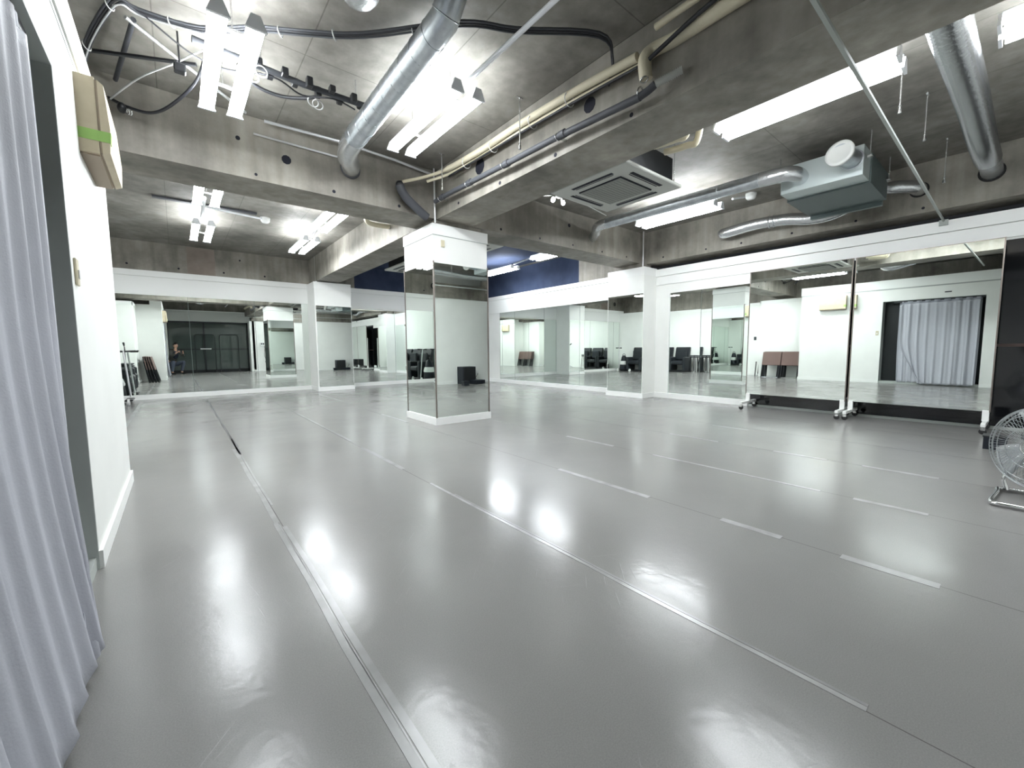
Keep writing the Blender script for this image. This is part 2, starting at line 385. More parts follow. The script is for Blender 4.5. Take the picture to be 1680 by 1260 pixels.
for a, z in ((1.246, 3.084), (.13, 2.775), (.927, 2.772), (1.731, 2.773), (-.686, 2.79)):
    hole(bpy.data.objects['wall_back_concrete'], ('y', YB-.03), a, z, .02)

# ------------------------------------------------------------ central mirrored column
cx0, cx1, cy0, cy1 = 2.617, 3.471, 4.798, 5.659
c = thing('mirrored_column', 'square white column clad in mirrors standing free mid-room under crossing beams', 'column', (0, 0, 0))
MB().box(cx0+.06, cx1-.06, cy0+.06, cy1-.06, 2.6, ZB+.01).build('concrete_core', 'conc_beam', c)
MB().box(cx0+.004, cx1-.004, cy0+.004, cy1-.004, 0, 2.6).build('shaft', 'white', c)
MB().box(cx0-.006, cx1+.006, cy0-.006, cy1+.006, 2.475, 2.612).build('capital', 'board', c)
MB().box(cx0-.001, cx1+.001, cy0-.001, cy1+.001, 2.468, 2.475).build('groove', 'jamb', c)
MB().box(cx0-.02, cx1+.02, cy0-.02, cy1+.02, 0, .095).build('baseboard', 'board', c)
for (a, b_, cc, dd) in ((cx0+.012, cx1-.012, cy0-.003, cy0+.004), (cx0+.012, cx1-.012, cy1-.004, cy1+.003)):
    MB().box(a, b_, cc, dd, .095, 2.12).build('mirror_panel', 'mirror', c)
for (a, b_, cc, dd) in ((cx0-.003, cx0+.004, cy0+.012, cy1-.012), (cx1-.004, cx1+.003, cy0+.012, cy1-.012)):
    MB().box(a, b_, cc, dd, .095, 2.12).build('mirror_panel', 'mirror', c)
for x in (cx0, cx1):
    for y in (cy0, cy1):
        MB().box(x-.008, x+.008, y-.008, y+.008, .095, 2.14).build('corner_trim', 'mirror_edge', c)
tag(MB().bbox(2.735, 2.785, cy0-.012, cy0+.004, 2.33, 2.415, .003).build('cover_plate', 'almond'), 'small almond blank plate on top of the central mirrored column', 'cover plate')

# ------------------------------------------------------------ pilasters
p = thing('pilaster', 'white pilaster with a mirrored front on the far mirror wall', 'pilaster', (0, 0, 0))
MB().box(2.649, 3.51, 10.79, YB-.001, 0, 2.655).build('shaft', 'white', p)
MB().box(2.643, 3.516, 10.784, YB-.002, 2.50, 2.66).build('capital', 'board', p)
MB().box(2.64, 3.52, 10.77, YB-.002, 0, .1).build('baseboard', 'board', p)
MB().box(2.67, 3.50, 10.784, 10.79, .1, 2.09).build('mirror_panel', 'mirror', p)
MB().box(2.80, 3.4, 10.95, YB-.03, 2.66, ZC-.002).build('concrete_core', 'conc_beam', p)
p = thing('pilaster', 'white pilaster with a mirrored side on the long mirror wall', 'pilaster', (0, 0, 0))
MB().box(7.137, XR-.001, 4.664, 5.524, 0, 2.575).build('shaft', 'white', p)
MB().box(7.131, XR-.002, 4.658, 5.53, 2.43, 2.582).build('capital', 'board', p)
MB().box(7.118, XR-.002, 4.645, 5.543, 0, .095).build('baseboard', 'board', p)
MB().box(7.131, 7.137, 4.675, 5.512, .1, 2.07).build('mirror_panel', 'mirror', p)
MB().box(7.24, 7.5, 4.75, 5.45, 2.582, ZC-.002).build('concrete_core', 'conc_beam', p)

# ------------------------------------------------------------ wall mirrors
def wmirror(axis, a, b, z0, z1, label, group, turn=0.):
    t = thing('wall_mirror', label, 'mirror', (0, 0, 0), 0, group)
    g = .003
    if axis == 'y':
        MB().box(a+g, b-g, YB-.012, YB-.001, z0, z1).build('glass', 'mirror', t)
        MB().box(a-g, a+g, YB-.0135, YB-.001, z0, z1).build('edge', 'seam', t)
    else:
        gl = MB().box(-.011, 0, (a-b)/2+g, (b-a)/2-g, z0, z1).build('glass', 'mirror', t)
        gl.location = (XR-.001 - abs(turn)*(b-a)/2, (a+b)/2, 0); gl.rotation_euler = (0, 0, turn)
        MB().box(XR-.0135, XR-.001, b-g, b+g, z0, z1).build('edge', 'seam', t)
g = 'mirror panels on the far wall'
wmirror('y', -1.42, -.99, .1, 2.176, 'narrow wall mirror panel in the far corner behind the black kick scooter', g)
wmirror('y', -.99, .246, .1, 2.176, 'far wall mirror panel reflecting the stacked folding tables', g)
wmirror('y', .246, 1.483, .1, 2.176, 'far wall mirror panel reflecting the dark glass partition', g)
wmirror('y', 1.483, 2.643, .1, 2.176, 'far wall mirror panel against the white pilaster reflecting the central column', g)
wmirror('y', 3.52, 4.958, .1, 2.12, 'far wall mirror panel just past the pilaster reflecting the wheeled mirrors', g)
wmirror('y', 4.958, 6.2, .1, 2.12, 'far wall mirror panel partly hidden behind the central column', g)
wmirror('y', 6.2, 7.5, .1, 2.12, 'far wall mirror panel in the corner behind the central column', g)
g = 'mirror panels on the long wall'
wmirror('x', 9.155, 9.847, .1, 2.076, 'narrowest long wall mirror panel next to the bare white corner', g)
wmirror('x', 7.924, 9.155, .1, 2.076, 'long wall mirror panel reflecting the beige wall unit', g)
wmirror('x', 6.689, 7.924, .1, 2.076, 'long wall mirror panel reflecting the brown folding tables and mic stand', g)
wmirror('x', 5.53, 6.689, .1, 2.076, 'long wall mirror panel ending at the far side of the white pilaster', g)
wmirror('x', 3.73, 4.358, .1, 2.07, 'long wall mirror panel reflecting the black padded chairs', g)
wmirror('x', 2.86, 3.73, .1, 2.07, 'long wall mirror panel reflecting the central column beside the wheeled mirror', g, -math.radians(1.3))
MB().box(XR-.03, XR-.001, 4.355, 4.375, .1, 2.07).build('trim_8', 'board')['kind'] = 'structure'

# ------------------------------------------------------------ mirrors on wheels
def caster(x, y, parent):
    k = MB().cyl((x-.012, y, .032), (x+.012, y, .032), .032, 16).build('caster', 'rubber', parent)
    MB().box(x-.02, x+.02, y-.018, y+.018, .045, .075).cyl((x, y, .06), (x, y, .1), .009, 8).build('caster_fork', 'chrome', k)
def wheel_mirror(loc, rz, label, w):
    t = thing('rolling_mirror', label, 'mirror', loc, rz, 'mirrors on wheels by the long wall')
    h0, h1 = .237, 2.195
    MB().box(-.008, 0, -w/2+.012, w/2-.012, h0, h1).build('glass', 'mirror', t)
    MB().box(0, .014, -w/2+.004, w/2-.004, h0-.006, h1+.004).build('backing', 'blackmetal', t)
    MB().box(-.012, .018, -w/2, -w/2+.012, h0-.008, h1+.008).box(-.012, .018, w/2-.012, w/2, h0-.008, h1+.008).box(-.01, .018, -w/2, w/2, h1, h1+.008).build('frame', 'mirror_edge', t)
    for s in (-1, 1):
        y = s*(w/2-.035)
        MB().bbox(.016, .056, y-.018, y+.018, .10, 1.6, .004).build('post', 'board', t)
        f = MB().bbox(-.28, .30, y-.02, y+.02, .085, .125, .004).build('foot', 'board', t)
        MB().bbox(-.012, .02, y-.028, y+.028, .12, .25, .003).build('bracket', 'board', t)
        caster(-.25, y, f); caster(.27, y, f)
wheel_mirror((7.25, 2.13, 0), math.radians(-.2), 'rolling mirror beside the wall mirrors reflecting the brown tables and beige unit', 1.31)
wheel_mirror((7.25, .80, 0), math.radians(-1.0), 'rolling mirror beside the black door reflecting the hanging curtain', 1.312)

# ------------------------------------------------------------ floor tape strips
def tape(x, y0, y1, label, w=.05, m='tape', grp='tape strips along the floor seams'):
    mb = MB(); n = max(2, int((y1-y0)/.25)); vs = []; fs = []
    for i in range(n+1):
        y = y0+(y1-y0)*i/n; dx = .0025*math.sin(y*5.3+x*9); e = .0012*math.sin(y*17)
        vs += [(x-w/2+dx+e, y, .0012), (x+w/2+dx, y, .0012), (x-w/2+dx+e, y, 0), (x+w/2+dx, y, 0)]
    for i in range(n):
        a = 4*i; fs += [(a, a+1, a+5, a+4), (a, a+4, a+6, a+2), (a+1, a+3, a+7, a+5)]
    fs += [(0, 2, 3, 1), (4*n, 4*n+1, 4*n+3, 4*n+2)]
    mb.add(vs, fs)
    return tag(mb.build('floor_tape', m), label, 'floor tape', grp)
tape(-.603, 6.2, 11.3, 'faint grey tape on the floor close to the recess')
tape(.386, .35, 2.66, 'broad grey tape in the foreground, the strip nearer the curtain', .026)
tape(.418, .35, 2.58, 'broad grey tape in the foreground, the strip further from the curtain', .024)
tape(.400, .35, 2.62, 'thin pale tape line between the two broad foreground strips', .005, 'tapewhite')
tape(.392, 2.66, 5.0, 'pale grey tape on the first seam continuing from the foreground double strip', .028)
tape(.417, 3.0, 5.6, 'grey tape beside the pale tape on the first seam', .014)
tape(.422, 4.7, 10.6, 'dark strip painting the shadow gap at the far end of the first seam from the curtain', .026, 'seamshade')  # dark strip paints the shadow gap of the seam
tape(1.415, .2, 2.72, 'long thin pale tape on the second seam running to the foreground', .020, 'tapewhite')
tape(1.433, .2, 2.4, 'grey tape edge alongside the long thin pale strip', .012)
tape(1.418, 3.2, 4.2, 'short pale tape drawn as a highlight piece on the second seam near the central column', .04)  # pale piece paints a highlight seen along the seam tape
tape(1.43, 4.6, 7.2, 'pale tape drawn as a highlight piece on the second seam before the far mirrors', .03)  # longer pale piece, also a highlight painted along the seam
tape(2.46, 8.4, 10.0, 'short pale tape in front of the far white pilaster', .04, 'tapewhite')
tape(2.42, 5.3, 6.2, 'short pale tape touching the foot of the central column', .035, 'tapewhite')
tape(2.405, 1.5, 2.35, 'pale tape on the third seam, its piece furthest from the camera', .045, 'tapewhite')
tape(2.405, .72, 1.03, 'pale tape on the third seam, its middle piece', .05, 'tapewhite')
tape(2.407, .14, .47, 'pale tape on the third seam, its broad piece nearest the camera', .055, 'tapewhite')
tape(3.41, 2.55, 3.2, 'pale tape on the fourth seam, its piece nearest the column', .04, 'tapewhite')
tape(3.41, .8, 2.1, 'long pale tape on the fourth seam, its middle piece', .03, 'tapewhite')
tape(3.40, .27, .62, 'pale tape on the fourth seam, its piece nearest the camera', .045, 'tapewhite')
tape(4.405, 1.0, 1.42, 'pale tape on the fifth seam, its piece further from the fan', .04, 'tapewhite')
tape(4.41, .31, .76, 'pale tape on the fifth seam, its piece nearer the fan', .045, 'tapewhite')
tape(4.41, 1.95, 2.5, 'short bright tape far along the fifth seam', .03, 'tapewhite')
tape(5.31, 2.0, 2.42, 'small bright tape mark on the floor before the first rolling mirror', .04, 'tapewhite')

# ------------------------------------------------------------ fluorescent fixtures
def fixture():
    t = thing('fluorescent_light', '', 'ceiling light', (0, 0, 0), 0, 'hanging fluorescent lights')
    L_ = .60
    for s in (-1, 1):
        x = s*.095
        MB().prism([(x-.028, .0), (x+.028, .0), (x+.022, .055), (x-.022, .055)], -L_, L_, 'y').build('housing', 'lamphouse', t)
        for e0 in (L_, -L_-.018):
            MB().prism([(x-.06, -.035), (x+.06, -.035), (x+.026, .05), (x-.026, .05)], e0, e0+.018, 'y').build('end_cap', 'lamphouse', t)
        for q in (-1, 1):
            MB().tube([(x+q*.034, -L_+.01, -.017), (x+q*.034, L_-.01, -.017)], .015, 8).build('tube', 'tube', t)
    for y in (-.35, .35):
        MB().box(-.11, .11, y-.015, y+.015, .055, .07).cyl((0, y, .07), (0, y, .27), .005, 6).build('hanger', 'steel', t)
    return t
fx = fixture()
spots = [((.40, 3.68, 3.0), 'double fluorescent light hanging above the left wall recess, nearest the camera'),
         ((1.87, 3.42, 3.0), 'double fluorescent light beside the big round duct before the central column'),
         ((4.00, 1.23, 2.97), 'double fluorescent light behind the long beam crossed by a slanting bar'),
         ((4.20, -.42, 3.0), 'double fluorescent light glaring past the flexible duct near the frame corner'),
         ((5.86, 3.30, 2.95), 'fluorescent light under the thin round duct beside the smoke detector'),
         ((.42, 6.45, 3.0), 'fluorescent light just past the cross beam, nearer one of the two in line'),
         ((.44, 8.75, 3.0), 'fluorescent light over the far mirrors under the dark ceiling stain'),
         ((1.93, 6.85, 3.0), 'fluorescent light past the cross beam, close to the beam to the pilaster'),
         ((2.00, 8.75, 3.0), 'fluorescent light nearest the far wall pilaster'),
         ((6.30, 6.30, 3.0), 'fluorescent light under the navy ceiling, the one nearer the beam'),
         ((6.55, 8.50, 3.0), 'fluorescent light under the navy ceiling, the one beside the column'),
         ((1.9, .6, 3.0), 'fluorescent light over the floor tape near the camera'),
         ((5.9, .3, 3.0), 'fluorescent light above the second rolling mirror')]
for i, (loc, lab) in enumerate(spots[:11]):
    o = fx if i == 0 else dup(fx)
    o.location = loc; o['label'] = lab
# conduits joining the fixtures
def pipe(name, pts, r, m, label, cat, n=10, grp=None, smooth=0):
    return tag(MB().tube(smooth_path(pts, smooth) if smooth else pts, r, n).build(name, m), label, cat, grp)
pipe('conduit', [(.41, 7.06, 3.07), (.42, 8.12, 3.07)], .022, 'lamphouse', 'white conduit joining the two far fluorescent lights over the recess', 'conduit')
pipe('conduit', [(.43, 7.95, 3.2), (1.23, 8.1, 3.2)], .016, 'lamphouse', 'white conduit leading to the far smoke detector', 'conduit')
pipe('conduit', [(1.95, 7.46, 3.05), (2.0, 8.13, 3.05)], .018, 'lamphouse', 'white conduit between the two fluorescent lights before the pilaster', 'conduit')
pipe('conduit', [(6.36, 6.92, 3.07), (6.50, 7.88, 3.07)], .018, 'lamphouse', 'thin white conduit under the navy ceiling joining two lights', 'conduit')
pipe('conduit', [(6.3, 2.7, 3.12), (6.6, 2.66, 3.2)], .014, 'lamphouse', 'white conduit leading to the smoke detector over the rolling mirrors', 'conduit')
pipe('conduit', [(1.87, -.6, 3.07), (1.87, 2.78, 3.07)], .017, 'lamphouse', 'white conduit overhead running into the fluorescent light before the column', 'conduit')
pipe('conduit', [(-.134, 3.827, 3.19), (.28, 4.266, 3.19), (.62, 4.62, 3.19)], .012, 'silver', 'bright conduit slanting across the ceiling behind the nearest light', 'conduit')
pipe('conduit', [(.78, 4.70, 3.2), (1.45, 4.65, 3.2), (2.1, 4.70, 3.2), (2.6, 4.79, 3.2)], .014, 'silver', 'pale conduit along the top of the cross beam', 'conduit')
pipe('conduit', [(.70, 4.80, 3.1), (1.6, 4.805, 3.1)], .010, 'silver', 'thin pale conduit fixed to the face of the cross beam', 'conduit')
def detector(x, y, label):
    t = thing('smoke_detector', label, 'smoke detector', (x, y, ZC-.001))
    MB().lathe((0, 0, 0), [(0, 0), (.075, 0), (.075, -.03), (.07, -.035)], 24).build('base', 'whiteplastic', t)
    MB().lathe((0, 0, 0), [(.07, -.03), (.07, -.06), (.05, -.085), (.0, -.088)], 24).build('dome', 'whiteplastic', t)
detector(1.30, 8.25, 'round white smoke detector on the ceiling over the far mirror wall')
detector(6.72, 2.62, 'round white smoke detector on the ceiling above the first rolling mirror')
# twin spot bulbs under the cassette unit
t = thing('twin_spotlight', 'pair of small lit spot bulbs under the corner of the ceiling cassette', 'spotlight', (3.86, 3.80, 2.86))
MB().bbox(-.05, .05, -.02, .02, .05, .08, .004).cyl((0, 0, .08), (0, 0, .41), .006, 6).build('bracket', 'whiteplastic', t)
for s in (-1, 1):
    MB().cyl((s*.07, 0, .06), (s*.085, -.01, .02), .016, 12, .026).build('holder', 'whiteplastic', t)
    MB().ball((s*.09, -.012, 0), .026, 12, 8).build('bulb', 'bulb', t)
pipe('wire', [(3.30, 3.95, 2.95), (3.36, 3.92, 2.86), (3.42, 3.9, 2.90), (3.6, 3.87, 2.9), (3.81, 3.82, 2.935)], .008, 'cable_white', 'white wire from the long beam to the twin spot bulbs', 'cable', 6, smooth=4)
pipe('wire', [(3.9, 3.8, 2.94), (4.5, 3.85, 2.96), (5.1, 4.0, 2.98)], .007, 'cable_white', 'white wire from the twin spot bulbs to the round duct', 'cable', 6)

# ------------------------------------------------------------ round ducts
def spiral_duct(name, pts, r, m, label, seams=True, n=20, step=.16, grp=None):
    t = thing(name, label, 'duct', (0, 0, 0), 0, grp)
    MB().tube(pts, r, n).build('pipe', m, t)
    if seams:
        P = [Vector(q) for q in pts]; sm = MB(); acc = step
        for a, b in zip(P, P[1:]):
            L_ = (b-a).length; d_ = (b-a)/L_ if L_ else Vector((0, 1, 0)); s_ = acc
            while s_ < L_:
                sm.torus(a+d_*s_, r, .0035, d_+Vector((.0, .0, .18)), 20, 4); s_ += step
            acc = s_-L_
        sm.build('seam', 'galv', t)
    return t
t = spiral_duct('round_duct', [(1.50, 2.38, 3.30), (1.49, 2.50, 3.16), (1.46, 2.75, 3.10), (1.39, 3.98, 2.95)], .095, 'galv', 'thick galvanised round duct slanting over the room to the cross beam')
MB().tube(smooth_path([(1.39, 3.96, 2.95), (1.405, 4.2, 2.95), (1.46, 4.42, 2.955), (1.55, 4.60, 2.98), (1.62, 4.82, 3.02)], 5), .094, 20).build('elbow', 'foil', t)
MB().torus((1.62, 4.82, 3.02), .098, .012, (0, 1, 0), 28, 6).build('collar', 'pvc', t)
t = thing('duct_elbow', 'end of a silver duct elbow hanging down at the top edge', 'duct')
MB().tube(smooth_path([(.70, 1.9, 3.05), (.78, 2.15, 2.98), (.86, 2.35, 2.95), (.93, 2.42, 3.05), (.95, 2.44, 3.26)], 5), .10, 20).build('pipe', 'foil', t)
t = spiral_duct('round_duct', [(5.41, 1.98, 2.95), (5.33, 4.18, 2.95)], .078, 'galv', 'slim galvanised round duct above a fluorescent light leading to the fan box', step=.5)
MB().tube(smooth_path([(5.73, 1.70, 2.95), (5.60, 1.70, 2.955), (5.49, 1.76, 2.96), (5.43, 1.88, 2.95), (5.41, 2.02, 2.95)], 5), .082, 20).build('elbow', 'foil', t)
MB().tube(smooth_path([(5.33, 4.16, 2.95), (5.335, 4.30, 2.95), (5.42, 4.44, 2.95), (5.58, 4.58, 2.95), (5.78, 4.83, 2.94)], 5), .078, 20).build('elbow', 'foil', t)
t = thing('flexible_duct', 'thin silver flexible duct curving below the fan box into the edge beam', 'duct')
MB().tube(smooth_path([(7.33, 3.16, 2.93), (7.20, 3.22, 2.90), (7.14, 3.10, 2.885), (7.14, 2.72, 2.915), (7.14, 2.28, 2.89), (7.14, 1.98, 2.83), (7.12, 1.70, 2.83), (7.05, 1.42, 2.92), (6.92, 1.38, 2.97)], 6), .084, 18).build('pipe', 'foil', t)
MB().torus((7.14, 2.5, 2.905), .086, .012, (0, 1, 0), 20, 6).torus((7.14, 2.44, 2.90), .086, .012, (0, 1, 0), 20, 6).build('clamp', 'foil', t)
t = thing('flexible_duct', 'short silver duct from the end of the fan box bending into the edge beam', 'duct')
MB().tube(smooth_path([(6.9, 1.28, 3.0), (7.1, 1.16, 3.0), (7.18, 1.02, 2.99), (7.24, .92, 2.97), (7.33, .89, 2.95)], 6), .078, 18).build('pipe', 'foil', t)
MB().torus((7.33, .89, 2.95), .082, .010, (1, 0, 0), 20, 6).build('collar', 'rubber', t)
t = thing('flexible_duct', 'fat ribbed aluminium duct hanging beside the glaring light', 'duct')
pp = [(3.30 + i*(6.75-3.30)/160, .385 - .075*i/160, 2.95 - .015*math.sin(i*.06)) for i in range(161)]
MB().tube(pp, [.100 if i % 2 else .089 for i in range(161)], 20).build('pipe', 'foil', t)
MB().tube(smooth_path([(6.72, .31, 2.95), (6.95, .30, 2.95), (7.12, .30, 2.97), (7.33, .30, 2.975)], 5), .088, 18).build('end_sleeve', 'galv', t)
MB().torus((7.33, .30, 2.975), .094, .014, (1, 0, 0), 24, 6).build('collar', 'rubber', t)
# fan box
t = thing('duct_fan_box', 'galvanised rectangular fan box with a round white port hung under the ceiling', 'fan box', (0, 0, 0))
MB().bbox(5.715, 6.90, 1.135, 1.90, 2.81, 3.12, .004).build('casing', 'box', t)
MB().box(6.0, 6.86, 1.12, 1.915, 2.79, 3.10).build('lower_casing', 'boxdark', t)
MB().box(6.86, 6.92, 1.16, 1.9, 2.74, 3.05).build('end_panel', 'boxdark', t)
pt = MB().cyl((5.71, 1.235, 2.99), (5.42, 1.275, 2.99), .088, 24).build('port', 'galv', t)
MB().lathe((0, 0, 0), [(.0, 0), (.092, 0), (.098, .004), (.125, .004), (.125, -.03), (.10, -.032)], 32, 'x').build('flange', 'whiteplastic', pt)
fl = pt.children[0]; fl.location = (5.41, 1.277, 2.99); fl.rotation_euler = (0, math.radians(8), math.radians(-8)); fl.scale = (-1, 1, 1)
MB().torus((5.72, 1.235, 2.99), .095, .012, (1, 0, 0), 24, 6).build('collar', 'galv', t)
for (x, y) in ((5.8, 1.1), (5.8, 1.94), (6.8, 1.1), (6.8, 1.94)):
    MB().cyl((x, y, 3.0), (x, y, ZC), .006, 6).box(x-.03, x+.03, y-.02, y+.02, 2.99, 3.01).build('hanger', 'steel', t)

# ------------------------------------------------------------ ceiling cassettes
def cassette():
    t = thing('ceiling_cassette', '', 'air conditioner', (0, 0, 0), 0, 'ceiling air conditioner cassettes')
    MB().bbox(-.49, .49, -.49, .49, 0, .035, .008).build('panel', 'cassette', t)
    MB().box(-.42, .42, -.42, .42, .035, .30).build('casing', 'blackmetal', t)
    MB().box(-.27, .27, -.27, .27, -.010, .002).build('gap', 'slot', t)
    gr = MB().bbox(-.26, .26, -.26, .26, -.016, -.006, .002).build('intake_grille', 'cassette_grille', t)
    k = MB()
    for i in range(13): k.box(-.235, .235, -.24+i*.04, -.24+i*.04+.012, -.019, -.015)
    k.build('slat', 'cassette_grille', gr)
    for a in range(4):
        v = MB().box(-.26, .26, -.405, -.365, -.002, .002).box(-.24, .24, -.352, -.342, -.002, .002)
        R_ = Matrix.Rotation(a*PI/2, 4, 'Z'); v.v = [tuple(R_ @ Vector(q)) for q in v.v]
        v.build('louvre', 'slot', t)
    for (x, y) in ((-.4, -.45), (.4, -.45), (-.4, .45), (.4, .45)):
        MB().cyl((x, y, .03), (x, y, .58), .005, 6).build('hanger', 'steel', t)
    return t
cs = cassette(); cs.location = (3.75, 2.83, 2.685); cs['label'] = 'grey ceiling cassette air conditioner beside the long beam in front of the cross beam'
for ch in cs.children: pass
dup(cs, (4.02, 8.13, 2.685), 0, 'white ceiling cassette under the navy ceiling, seen between the column and pilaster')
dup(cs, (3.79, 5.93, 2.685), 0, 'white ceiling cassette under the navy ceiling close behind the central column')
t = thing('refrigerant_pipe', 'two short cream pipes hooked into the ceiling behind the long beam', 'pipe')
for x in (3.42, 3.60):
    MB().tube(smooth_path([(x, 2.16, 2.80), (x, 1.95, 2.78), (x+.02, 1.86, 2.82), (x+.03, 1.82, 3.26)], 5), .028, 12).build('pipe', 'cream', t)
pipe('refrigerant_pipe', [(3.40, 7.0, 3.0), (3.40, 7.0, 2.9), (3.42, 7.1, 2.85), (3.5, 7.5, 2.85)], .03, 'cream', 'cream pipe feeding the far ceiling cassette', 'pipe', smooth=4)
# piping over the beam to the pilaster (beyond the cross beam)
t = thing('insulated_pipe', 'cream insulated pipe looping over the beam toward the pilaster', 'pipe')
MB().tube(smooth_path([(2.45, 5.45, 3.1), (2.30, 5.9, 3.1), (2.28, 6.15, 3.0), (2.34, 6.3, 2.93), (2.5, 6.35, 2.92), (2.705, 6.35, 2.93)], 5), .035, 12).build('pipe', 'cream', t)
pipe('drain_pipe', [(2.0, 6.1, 3.08), (2.05, 6.0, 3.0), (2.45, 5.45, 3.02)], .03, 'whiteplastic', 'short pale pipe end beside the cream loop past the cross beam', 'pipe', 12)

# ------------------------------------------------------------ pipes on the long beam
gp = [(2.60, 4.68, 2.835), (2.60, 4.45, 2.84), (2.60, 3.15, 2.80), (2.60, 2.6, 2.785), (2.60, 1.76, 2.74)]
t = thing('drain_pipe', 'dark grey plastic pipe running along the face of the long beam', 'pipe')
MB().tube(gp, .027, 14).build('pipe', 'pvc', t)
for (y, z) in ((3.9, 2.825), (3.25, 2.803), (4.5, 2.84), (2.5, 2.782)):
    MB().cyl((2.60, y-.03, z), (2.60, y+.03, z), .034, 14).build('coupling', 'pvc', t)
    MB().box(2.60, 2.704, y+.05, y+.065, z-.01, z+.01).torus((2.60, y+.057, z), .03, .005, (0, 1, 0), 16, 4).build('clip', 'steel', t)
t = thing('insulated_pipe', 'fat black wrapped elbow where pipes turn down beside the column top', 'pipe')
MB().tube(smooth_path([(2.14, 4.69, 2.93), (2.17, 4.70, 2.87), (2.26, 4.72, 2.79), (2.42, 4.745, 2.70), (2.52, 4.76, 2.65)], 5), .052, 14).build('pipe', 'pvc', t)
MB().ball((2.14, 4.69, 2.93), .048, 14, 8).build('cap', 'black', t)
t = thing('refrigerant_pipe', 'cream wrapped pipe bundle running along the top of the long beam', 'pipe')
ya = [(2.17, 4.68, 2.97), (2.42, 4.60, 3.06), (2.60, 4.35, 3.12), (2.62, 3.7, 3.10), (2.62, 3.1, 3.10), (2.62, 2.35, 3.07), (2.62, 1.80, 3.03)]
MB().tube(smooth_path(ya, 6), [.018 if i < 12 else .032 for i in range(37)], 12).build('pipe', 'cream', t)
MB().tube(smooth_path([(x+.03, y, z-.045) for x, y, z in ya[1:]], 6), .016, 10).build('pipe', 'cream', t)
MB().tube(smooth_path([(x+.005, y, z-.075+.012*math.sin(y*4)) for x, y, z in ya[2:]], 6), .011, 8).build('cable', 'blackcable', t)
for y, z in ((4.0, 3.07), (3.5, 3.06), (2.9, 3.05), (2.45, 3.04)):
    MB().torus((2.625, y, z), .055, .005, (0, 1, 0), 18, 4).build('tie', 'cable_white', t)
t = thing('refrigerant_pipe', 'thick cream wrapped pipe crossing under the long beam toward the top', 'pipe')
MB().tube(smooth_path([(2.64, 1.74, 2.86), (2.62, 1.74, 2.98), (2.66, 1.70, 3.04), (2.68, 1.55, 3.04), (2.66, 1.2, 3.03), (2.64, .8, 3.02), (2.62, .3, 3.02), (2.62, -.4, 3.02)], 6), .045, 14).build('pipe', 'cream', t)
MB().tube(smooth_path([(2.60, 1.65, 3.13), (2.6, 1.2, 3.14), (2.6, .6, 3.14), (2.6, -.4, 3.14)], 4), .022, 12).build('pipe', 'cream', t)
MB().tube(smooth_path([(2.61, 1.70, 2.96), (2.6, 1.2, 3.07), (2.58, .6, 3.08), (2.58, -.4, 3.08)], 4), .014, 8).build('cable', 'blackcable', t)
t = thing('drain_hose', 'short white ribbed hose and chrome clips at the end of the grey pipe', 'hose')
MB().tube(smooth_path([(2.60, 1.77, 2.742), (2.605, 1.70, 2.755), (2.61, 1.65, 2.775)], 5), .026, 14).build('elbow', 'pvc', t)
MB().tube([(2.61+.002*i, 1.65-i*.0055, 2.775+i*.0012) for i in range(30)], [.026 if i % 2 else .020 for i in range(30)], 12).build('hose', 'cassette', t)
MB().torus((2.60, 1.76, 2.77), .030, .006, (0, 1, .3), 18, 5).torus((2.615, 1.74, 2.85), .026, .005, (0, .3, 1), 18, 5).build('clamp', 'chrome', t)
t = thing('downpipe', 'thin white pipe running down the corner above the central column', 'pipe')
MB().cyl((2.642, 4.772, 2.612), (2.642, 4.772, ZC), .011, 10).build('pipe', 'silver', t)
pipe('downpipe', [(7.20, 4.74, 2.582), (7.20, 4.74, ZC)], .012, 'silver', 'thin white pipe down the corner above the long wall pilaster', 'pipe')
pipe('downpipe', [(2.72, 10.86, 2.66), (2.72, 10.86, ZC)], .02, 'silver', 'pale pipe in the corner above the far wall pilaster', 'pipe')
# threaded hanging rods
def rod(x, y, z0, label):
    t = thing('hanging_rod', label, 'hanging rod', (x, y, 0), 0, 'threaded rods hanging from the ceiling')
    MB().cyl((0, 0, z0), (0, 0, ZC), .0055, 8).build('rod', 'steel', t)
    MB().box(-.035, .035, -.008, .008, ZC-.008, ZC-.001).build('plate', 'steel', t)
    MB().cyl((0, 0, z0), (0, 0, z0+.03), .014, 6).cyl((0, 0, z0+.05), (0, 0, z0+.06), .012, 6).build('nut', 'chrome', t)
rod(2.52, 4.36, 2.86, 'steel rod hanging from the ceiling just before the central column')
rod(2.54, 2.98, 2.82, 'steel rod holding the grey pipe midway along the long beam')
rod(5.385, .646, 2.86, 'bright steel rod between the slanting bar and the ribbed duct')
rod(4.55, .70, 2.84, 'long thin steel rod ending at the slanting bar beside the light')
rod(6.70, .62, 2.80, 'thin steel rod hanging near the edge beam above the rolling mirror')
# long slanting bar
t = thing('support_bar', 'long square steel bar crossing under the ceiling to the top of the long wall', 'steel bar')
MB().box(2.2, 7.52, .661, .680, 2.543, 2.562).build('bar', 'jamb', t)
MB().box(7.50, 7.54, .63, .71, 2.50, 2.565).build('bracket', 'jamb', t)

